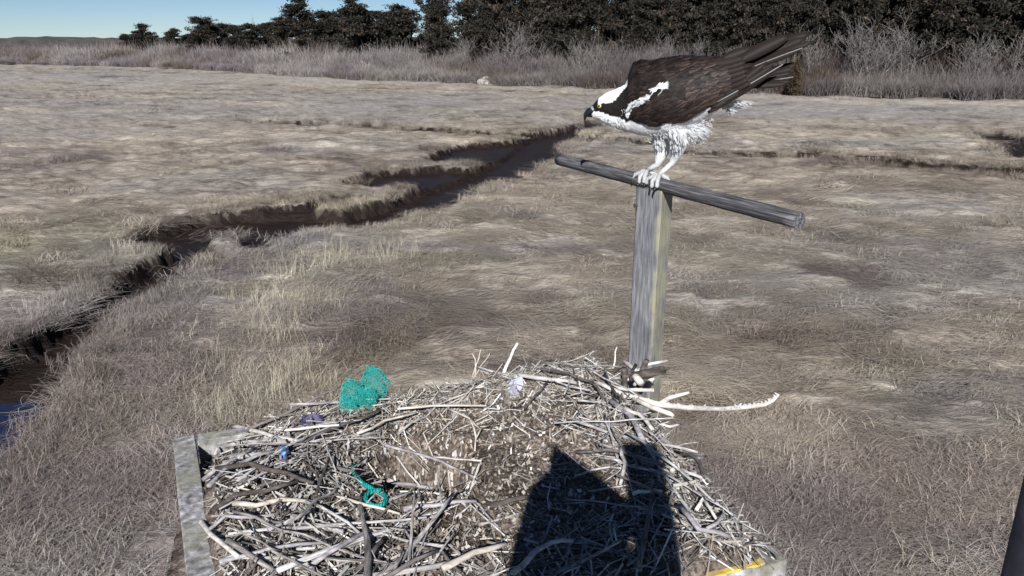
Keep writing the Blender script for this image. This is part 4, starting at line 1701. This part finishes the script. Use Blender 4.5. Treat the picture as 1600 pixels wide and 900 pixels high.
def build_body():
    n1, n2 = 170, 72
    zs = np.linspace(205, 1045, n1)
    V, F, C = [], [], []
    random.seed(3)
    for i, zx in enumerate(zs):
        for k in range(n2):
            ph = 2 * math.pi * k / n2
            p = body_pt(zx, ph)
            phs = ph if ph <= math.pi else ph - 2 * math.pi
            zy = 822 - (p.z + p.y * math.tan(PITCH)) * CP / SC
            zy0 = 822 - p.z * CP / SC
            C.append(body_col(zx, phs, zy0, math.sin(ph)))
            nn = (random.random() - .5) * .0022
            V.append(p + Vector((0, -math.sin(ph) * nn, math.cos(ph) * nn)))
    for i in range(n1 - 1):
        for k in range(n2):
            k2 = (k + 1) % n2
            F.append((i * n2 + k, (i + 1) * n2 + k, (i + 1) * n2 + k2, i * n2 + k2))
    F.append(tuple(range(n2)))
    F.append(tuple(reversed(range((n1 - 1) * n2, n1 * n2))))
    me = mesh_data("body", V, F, M_PLUME, True, np.array(C))
    o = obj("body", me)
    o.parent = bird


build_body()


def feather_strip(pts, widths, side, col_mid, col_edge, V, F, C, camber=.15):
    """pts centre line (Vectors), side: function i->unit side vector"""
    b0 = len(V)
    n = len(pts)
    for i, p in enumerate(pts):
        s = side(i)
        w = widths[i]
        t = (pts[min(i + 1, n - 1)] - pts[max(i - 1, 0)]).normalized()
        up = s.cross(t).normalized()
        for q, cc in ((-1, col_edge), (0, col_mid), (1, col_edge)):
            V.append(p + s * (w * q) - up * (abs(q) * w * camber))
            f = i / (n - 1)
            C.append(np.asarray(cc) if q == 0 or f < .9 else np.asarray(col_edge))
    for i in range(n - 1):
        for q in range(2):
            a = b0 + i * 3 + q
            F.append((a, a + 1, a + 4, a + 3))


def covert_rows(sgn, name, parent):
    """overlapping contour feathers over wing and mantle of one side"""
    V, F, C = [], [], []
    r = random.Random(50 + sgn)
    rows = list(np.arange(392, 1000, 19))
    for ri, zx in enumerate(reversed(rows)):
        f = (zx - 392) / 600
        Lz = np.interp(zx, [392, 500, 700, 1000], [34, 50, 95, 110])
        Wz = np.interp(zx, [392, 500, 700, 1000], [10, 15, 24, 22])
        lo = np.interp(zx, [385, 420, 480, 600, 700, 850, 1000], [95, 120, 128, 126, 124, 118, 112])
        phs = np.arange(-4, lo, np.degrees(Wz * 1.25 / 160))
        for ph in phs:
            ph = ph + r.uniform(-3, 3)
            z0 = zx + r.uniform(-9, 9)
            # leave the white streak on the near side
            p = body_pt(z0, math.radians(ph) * sgn, .004)
            zy = 822 - p.z * CP / SC
            tone = r.uniform(.7, 1.35)
            lowb = 1 + .9 * np.clip((ph - 60) / 60, 0, 1) * np.clip((zx - 560) / 200, 0, 1)
            mid = DK * tone * lowb
            edge = DK2 * tone * r.choice((.7, 1.3, 2.2) if zx < 600 else (1.0, 1.9, 3.2)) * lowb
            ds = seg_dist(z0 + Lz * .5, zy, [(396, 480), (440, 448), (500, 402), (572, 352)])
            if ds < 14 and sgn > 0:
                Lz_ = 26
                if r.random() < .92:
                    mid = WH * r.uniform(.7, 1)
                    edge = WH * r.uniform(.6, 1)
            Lq, Wq = (24, 7) if mid[0] > .2 else (Lz, Wz)
            n = 5
            pts = []
            lift = r.uniform(.001, .004)
            drift = r.uniform(-5, 5) + np.interp(ph, [0, 60, 125], [2, 0, -7])
            for k in range(n):
                g = k / (n - 1)
                pts.append(body_pt(min(z0 + Lq * g, 1044), math.radians(ph + drift * g) * sgn, .003 + (.0035 + lift) * g + .004 * (1 - f)))
            wd = [Wq * SC * w for w in (.45, .9, 1.0, .85, .28)]

            def side(i, pts=pts, ph=ph):
                a = math.radians(ph) * sgn
                return Vector((0, -math.cos(a), -math.sin(a))).normalized()
            feather_strip(pts, wd, side, mid, edge, V, F, C)
    o = obj(name, mesh_data(name, V, F, M_FEATHER, False, np.array(C)), kind="stuff")
    o.parent = parent
    return o


wings = []
for sgn in (1, -1):
    # wing: a solid dark shell hugging the side of the body, feathers are its pieces
    V, F = [], []
    zs = np.linspace(392, 1010, 40)
    n2 = 22
    for i, zx in enumerate(zs):
        lo = np.interp(zx, [385, 420, 480, 600, 700, 850, 1010], [92, 118, 128, 126, 124, 118, 112])
        th = .008 * math.sin(math.pi * min(1, (i + 2) / 41)) ** .5
        for k in range(n2):
            V.append(body_pt(zx, math.radians(8 + (lo - 8) * k / (n2 - 1)) * sgn, .001 + th * math.sin(math.pi * k / (n2 - 1)) ** .6))
    for i in range(39):
        for k in range(n2 - 1):
            F.append((i * n2 + k, (i + 1) * n2 + k, (i + 1) * n2 + k + 1, i * n2 + k + 1))
    Cc = []
    for v in V:
        zxv = v.x / SC + 556
        zyv = 822 - v.z * CP / SC
        ds = seg_dist(zxv, zyv, [(396, 480), (440, 448), (500, 402), (572, 352)])
        Cc.append(WH * .85 if ds < 15 and sgn > 0 else DK)
    w = obj("wing", mesh_data("wing", V, F, M_FEATHER, True, np.array(Cc)))
    w.parent = bird
    covert_rows(sgn, "coverts", w)
    wings.append(w)


def long_feather(name, base, tip, wz, parent, y0, y1, mid, edge, sag=0.0, roll=0.0, shaft=None):
    V, F, C = [], [], []
    n = 9
    pts = []
    for k in range(n):
        g = k / (n - 1)
        zx = base[0] + (tip[0] - base[0]) * g
        zy = base[1] + (tip[1] - base[1]) * g + sag * math.sin(math.pi * g)
        y = y0 + (y1 - y0) * g
        pts.append(Vector((zx2x(zx), y, zy2z(zy, y))))
    t = (pts[-1] - pts[0]).normalized()
    s = t.cross(Vector((math.sin(roll), -math.cos(roll) * .92, .38))).normalized()
    wd = [wz * SC * w for w in (.5, .75, .9, 1.0, 1.0, .97, .88, .66, .2)]
    feather_strip(pts, wd, lambda i: s, mid, edge, V, F, C, .12)
    if shaft is not None:
        b0 = len(V)
        for p in pts:
            for q in (-1, 1):
                V.append(p + s * (.0011 * q) + s.cross(t) * .0014)
                C.append(np.asarray(shaft))
        for i in range(n - 1):
            F.append((b0 + 2 * i, b0 + 2 * i + 1, b0 + 2 * i + 3, b0 + 2 * i + 2))
    me = mesh_data(name, V, F, M_FEATHER, True, np.array(C))
    o = obj(name, me)
    sm = o.modifiers.new("thickness", 'SOLIDIFY')
    sm.thickness = .0009
    o.parent = parent
    return o


near, far = wings
# secondaries stacked on the near wing, then primaries running out to the tip
for k in range(7):
    long_feather("secondary_feather", (760 + 6 * k, 285 + 24 * k), (955 + 8 * k - (k > 3) * 6, 262 + 20 * k), 21, near, -.040 - .004 * (3 - abs(k - 3)), -.058 - .002 * k, DK * 1.25, DK2 * 1.6, 4, .15)
PRIM = [((860, 440), (1075, 272), 20), ((850, 455), (1110, 285), 19), ((845, 470), (1150, 286), 18), ((830, 490), (1110, 318), 17), ((815, 505), (1050, 362), 17), ((800, 525), (1005, 385), 15)]
for k, (bq, t, w) in enumerate(PRIM):
    long_feather("primary_feather", bq, t, w, near, -.062 - .003 * k, -.045 - .002 * k, DK * (1.0 + .15 * (k % 2)), DK2 * 1.2, 3, .1, WH * .32 if k == 2 else None)
FARP = [((900, 275), (1285, 112), 36), ((930, 285), (1262, 140), 30), ((950, 290), (1300, 160), 22), ((960, 300), (1245, 196), 22), ((890, 250), (1060, 180), 30), ((860, 245), (1010, 190), 26), ((930, 262), (1180, 135), 32)]
for k, (bq, t, w) in enumerate(FARP):
    long_feather("primary_feather", bq, t, w, far, .012 - .006 * k, .0 - .007 * (k % 4), DK * (.95 + .12 * (k % 3)), DK2 * 1.15, -3, .1, WH * .28 if k == 3 else None)
tail = obj("tail", mesh_data("tail", *(lambda m: (m.V, m.F))((lambda m: (m.tube([body_pt(940, 1.2), body_pt(1000, 1.2), Vector((zx2x(1060), -.01, zy2z(318)))], [.022, .018, .01], 8), m)[1])(MB())), M_PLUME, True, None))
tail.parent = bird
at_ = tail.data.color_attributes.new("tint", 'FLOAT_COLOR', 'POINT')
at_.data.foreach_set("color", np.tile(np.array([*DK, 1], dtype=np.float32), len(tail.data.vertices)))
TAIL = [((955, 335), (1230, 236), 20), ((955, 342), (1242, 262), 20), ((955, 350), (1226, 292), 20), ((950, 355), (1222, 322), 20), ((945, 360), (1216, 346), 19), ((945, 366), (1190, 364), 18)]
for k, (bq, t, w) in enumerate(TAIL):
    long_feather("tail_feather", bq, t, w, tail, .01 - .006 * k, .03 - .012 * k, DK * (.9 + .3 * (k % 2)), DK2 * 1.1, 4, 0.1, WH * .28 if k == 3 else None)


# white belly, thigh and undertail fluff: many small soft feathers
def P2(zx, zy, y=0.0):
    return Vector((zx2x(zx), y, zy2z(zy, y)))


def fluff(name, items, parent, seed, mass=()):
    r = random.Random(seed)
    mb = MB()
    for (pts_, rad_) in mass:
        mb.tube([P2(*p) for p in pts_], [q * SC for q in rad_], 12, squash=.9)
    V, F, C = [Vector(v) for v in mb.V], list(mb.F), [WH * .97] * len(mb.V)
    for (zx, zy, y, ang, L, wz, n, spread, sp_ang) in items:
        for _ in range(int(n * 1.1)):
            x0 = zx + r.gauss(0, spread)
            y0 = zy + r.gauss(0, spread * .7)
            yy = y + r.gauss(0, .012)
            a = math.radians(ang + r.gauss(0, sp_ang))
            l = L * .45 * r.uniform(.6, 1.3)
            pts = []
            for k in range(4):
                g = k / 3
                pts.append(Vector((zx2x(x0 + math.cos(a) * l * g), yy - .004 * g + r.gauss(0, .001), zy2z(y0 - math.sin(a) * l * g + 6 * g * g, yy))))
            s = (pts[-1] - pts[0]).normalized().cross(Vector((r.gauss(0, .3), -.95, .3))).normalized()
            wd = [wz * SC * q for q in (.6, 1.0, .8, .15)]
            wc = WH * r.uniform(.85, 1.08)
            feather_strip(pts, wd, lambda i: s, wc, wc * .97, V, F, C)
    o = obj(name, mesh_data(name, V, F, M_DOWN, True, np.array(C)), kind="stuff")
    o.parent = parent
    return o


fluff("belly_feathers", [(540, 600, -.02, -12, 24, 1.5, 60, 26, 12), (600, 600, -.03, -14, 28, 1.5, 70, 26, 14), (660, 596, -.03, -12, 40, 1.5, 130, 28, 18), (715, 590, -.02, -4, 52, 1.5, 140, 24, 18),
                         (755, 580, -.015, 0, 62, 1.5, 150, 22, 16), (760, 606, -.015, -22, 56, 1.5, 120, 20, 16), (725, 622, -.01, -42, 46, 1.5, 80, 15, 14), (800, 548, -.02, 8, 40, 1.5, 60, 16, 14)], bird, 8,
      [([(520, 590, 0), (600, 590, -.01), (680, 585, -.01), (740, 588, -.01), (790, 592, -.012), (830, 590, -.012)], [14, 28, 40, 50, 42, 14]), ([(720, 580, -.01), (755, 615, -.012), (775, 650, -.012)], [44, 36, 10])])
fluff("undertail_feathers", [(915, 466, -.01, 14, 56, 1.5, 90, 14, 12), (950, 455, -.01, 6, 66, 1.5, 100, 12, 12), (915, 486, -.01, -14, 46, 1.5, 40, 9, 10), (990, 452, -.012, -5, 56, 1.5, 46, 7, 8)], bird, 9, [([(880, 470, -.01), (930, 462, -.01), (985, 456, -.012), (1030, 455, -.012)], [14, 22, 18, 5]), ([(910, 475, -.01), (960, 492, -.01)], [14, 5])])
# small throat and cheek feathers
fluff("throat_feathers", [(285, 545, -.020, -12, 16, 1.6, 40, 13, 10), (340, 566, -.026, -14, 18, 1.6, 50, 13, 10), (376, 520, -.048, 40, 20, 1.6, 22, 10, 25)], bird, 10)

# beak, eye
M_BEAK, nt, b = new_mat("black_beak", .3, .5)
b.inputs["Base Color"].default_value = (.012, .012, .014, 1)
M_CERE, nt, b = new_mat("grey_cere", .5, .4)
b.inputs["Base Color"].default_value = (.22, .24, .26, 1)
m = MB()


def P2(zx, zy, y=0.0):
    return Vector((zx2x(zx), y, zy2z(zy, y)))


m.tube([P2(222, 488), P2(205, 490), P2(188, 497), P2(175, 510), P2(168, 526), P2(166, 546)], [28 * SC, 28 * SC, 25 * SC, 20 * SC, 12 * SC, 1.5 * SC], 12, squash=.75)
m.tube([P2(225, 512), P2(200, 518), P2(184, 522)], [13 * SC, 11 * SC, 4 * SC], 8, squash=.8)
bk = m.build("beak", M_BEAK, None, True)
bk.parent = bird
m = MB()
m.tube([P2(222, 486), P2(208, 486), P2(200, 488)], [28.5 * SC, 27.5 * SC, 25 * SC], 12, squash=.72)
ce = m.build("cere", M_CERE, None, True)
ce.parent = bk
M_EYE, nt, b = new_mat("yellow_iris", .15, .6)
b.inputs["Base Color"].default_value = (.60, .55, .30, 1)
M_PUP, nt, b = new_mat("pupil", .1, .6)
b.inputs["Base Color"].default_value = (.004, .004, .004, 1)
for sgn in (1, -1):
    bm = bmesh.new()
    bmesh.ops.create_uvsphere(bm, u_segments=16, v_segments=10, radius=11.5 * SC)
    me = bpy.data.meshes.new("eye")
    bm.to_mesh(me)
    bm.free()
    me.materials.append(M_EYE)
    me.polygons.foreach_set("use_smooth", [True] * len(me.polygons))
    e = obj("eye", me)
    e.parent = bird
    pe = body_pt(246, math.radians(82) * sgn)
    ye = pe.y * .93
    e.location = (zx2x(246), ye, zy2z(471, 0) - (ye * math.tan(PITCH) if sgn > 0 else 0) - .004)
    bm = bmesh.new()
    bmesh.ops.create_uvsphere(bm, u_segments=12, v_segments=8, radius=6.5 * SC)
    me = bpy.data.meshes.new("pupil")
    bm.to_mesh(me)
    bm.free()
    me.materials.append(M_PUP)
    me.polygons.foreach_set("use_smooth", [True] * len(me.polygons))
    q = obj("pupil", me)
    q.parent = e
    q.location = (-.0012, -sgn * 7.2 * SC, .0003)

# legs and feet
M_LEG = make_vcol_mat("pale_scaly_leg", .6, .25, 220, .3, .6)
M_CLAW, nt, b = new_mat("black_claw", .3, .5)
b.inputs["Base Color"].default_value = (.012, .011, .011, 1)
bar = pdir.copy()
acr = Vector((-bar.y, bar.x, 0))         # across the bar
if acr.x > 0:
    acr = -acr


def bar_surface(s, t, lift):
    """point above the bar: s along it, t across it (m), bird coordinates"""
    R = PRAD + lift
    an = t / R
    an = max(-2.0, min(2.0, an))
    return bar * s + acr * (math.sin(an) * R) + Vector((0, 0, math.cos(an) * R - PRAD))


def build_leg(hip, knee, ankle_zoom, y_hip, s_bar, rth):
    ankle = bar_surface(s_bar, 0, .012)
    tarsus_top = Vector((zx2x(ankle_zoom[0]), y_hip * .6, zy2z(ankle_zoom[1], y_hip * .6)))
    m = MB()
    hipv = Vector((zx2x(hip[0]), y_hip, zy2z(hip[1], y_hip)))
    kn = Vector((zx2x(knee[0]), y_hip, zy2z(knee[1], y_hip)))
    pts = [hipv, hipv.lerp(kn, .5), kn, kn.lerp(tarsus_top, .55), tarsus_top, tarsus_top.lerp(ankle, .5), ankle]
    m.tube(pts, [rth * 1.15 * SC, rth * 1.1 * SC, rth * SC, rth * .72 * SC, 17 * SC, 14 * SC, 15 * SC], 14)
    lg = m.build("leg", M_LEG, None, True, colors=True)
    C = []
    for v in lg.data.vertices:
        C += [.54, .55, .56, 1]
    lg.data.color_attributes["tint"].data.foreach_set("color", C)
    lg.parent = bird
    # toes: three over the front of the bar, one behind
    for (ds, t_end, sgn) in ((-.030, 1, 1), (.004, 1.12, 1), (.032, 1, 1), (.010, 1, -1)):
        L = (.046 if sgn > 0 else .034) * t_end
        m = MB()
        pts = []
        for k in range(6):
            g = k / 5
            kn_ = .0035 * math.sin(g * math.pi * 2.5) ** 2
            pts.append(bar_surface(s_bar + ds * min(1, g * 1.5), sgn * L * g, .0065 + kn_ + (.004 if k == 0 else 0)))
        m.tube(pts, [.0068, .0066, .0072, .0062, .0066, .005], 8)
        toe = m.build("toe", M_LEG, None, True, colors=True)
        C = []
        for v in toe.data.vertices:
            C += [.40, .41, .42, 1]
        toe.data.color_attributes["tint"].data.foreach_set("color", C)
        toe.parent = lg
        m = MB()
        e0, e1 = pts[-2], pts[-1]
        d = (e1 - e0).normalized()
        m.tube([e1 - d * .002, e1 + d * .006 + Vector((0, 0, -.002)), e1 + d * .009 + Vector((0, 0, -.009)), e1 + d * .006 + Vector((0, 0, -.018))], [.0042, .0036, .0024, .0005], 7)
        cl = m.build("claw", M_CLAW, None, True)
        cl.parent = lg
    return lg


near_leg = build_leg((655, 590), (668, 672), (645, 752), -.028, .030, 46)
far_leg = build_leg((575, 600), (590, 680), (570, 752), .030, -.046, 42)
fluff("thigh_feathers", [(650, 622, -.060, -72, 40, 4, 110, 17, 10), (664, 650, -.058, -76, 40, 4, 110, 14, 10), (660, 686, -.048, -82, 26, 4, 60, 11, 10)], near_leg, 12)
fluff("thigh_feathers", [(570, 630, .01, -75, 40, 4, 70, 14, 10), (582, 662, .015, -80, 36, 4, 60, 12, 10)], far_leg, 13)

# ------------------------------------------------------------------ dark mast at the right edge of the picture
M_DARKM, nt, b = new_mat("dark_mast", .6, .3)
tc = node(nt, "ShaderNodeTexCoord")
nz = noise(nt, 18, 4, tc.outputs["Object"])
nt.links.new(ramp(nt, nz.outputs[0], [(.35, (.014, .013, .02)), (.65, (.03, .028, .04))]), b.inputs["Base Color"])
e0 = at_depth(1600, 742, 1.15)
m = MB()
cx_, cy_ = e0.x + .068, e0.y + .02
m.tube([(cx_, cy_, -.3), (cx_, cy_, 2.0), (cx_, cy_, HC - .02)], .042, 18)
m.tube([(cx_, cy_, HC - .02), (cx_, cy_, HC + .01)], [.046, .046], 18)
o = m.build("mast_pole", M_DARKM, None, True, label="dark metal mast pole at the lower right edge of the picture", cat="pole")
for p_ in o.data.polygons:
    p_.use_smooth = len(p_.vertices) == 4

# ------------------------------------------------------------------ the camera's own post and housing (their shadow lies across the nest)
yk = -.15
cpost = empty("camera_post", (.167, yk, 0), "square wooden post behind the viewer that carries the camera", "post")
o = bpy.data.objects.new("post", None)
bpy.data.objects.remove(o)
V = [(sx * .039, sy * .039, z) for z in (-.4, HC + .165) for sx, sy in ((-1, -1), (1, -1), (1, 1), (-1, 1))]
F = [(0, 1, 5, 4), (1, 2, 6, 5), (2, 3, 7, 6), (3, 0, 4, 7), (4, 5, 6, 7)]
o = obj("post", mesh_data("post", V, F, M_POST))
o.parent = cpost
V = [(x, yy, z) for (x, z) in ((-.26, -.17), (.037, -.16), (.037, -.09), (-.2, -.105), (-.26, -.13)) for yy in (.041, .075)]
V = [(x, yy, HC + z) for x, yy, z in V]
F = [(0, 2, 4, 6, 8), (9, 7, 5, 3, 1)] + [(2 * k, 2 * k + 1, (2 * k + 3) % 10, (2 * k + 2) % 10) for k in range(5)]
o = obj("arm", mesh_data("arm", V, F, M_BOARD))
o.parent = cpost
chs = empty("webcam", (.03, yk, HC - .09), "webcam housing with a slanted hood behind the viewer", "camera")
prof = [(-.125, -.10), (.086, -.10), (.088, -.01), (.103, .0), (.103, .025), (.07, .06), (.008, .118), (-.055, .172), (-.062, .10), (-.095, .06), (-.11, .0)]
V = [(x, yy, z + .09) for yy in (-.035, .035) for (x, z) in prof]
n = len(prof)
F = [tuple(range(n)), tuple(reversed(range(n, 2 * n)))] + [(k, k + n, (k + 1) % n + n, (k + 1) % n) for k in range(n)]
o = obj("housing", mesh_data("housing", V, F, M_DARKM))
o.parent = chs
m = MB()
m.tube([(.04, .034, .09), (.04, .06, .088)], [.03, .028], 16)
o = m.build("lens_barrel", M_DARKM, None, True)
o.parent = chs
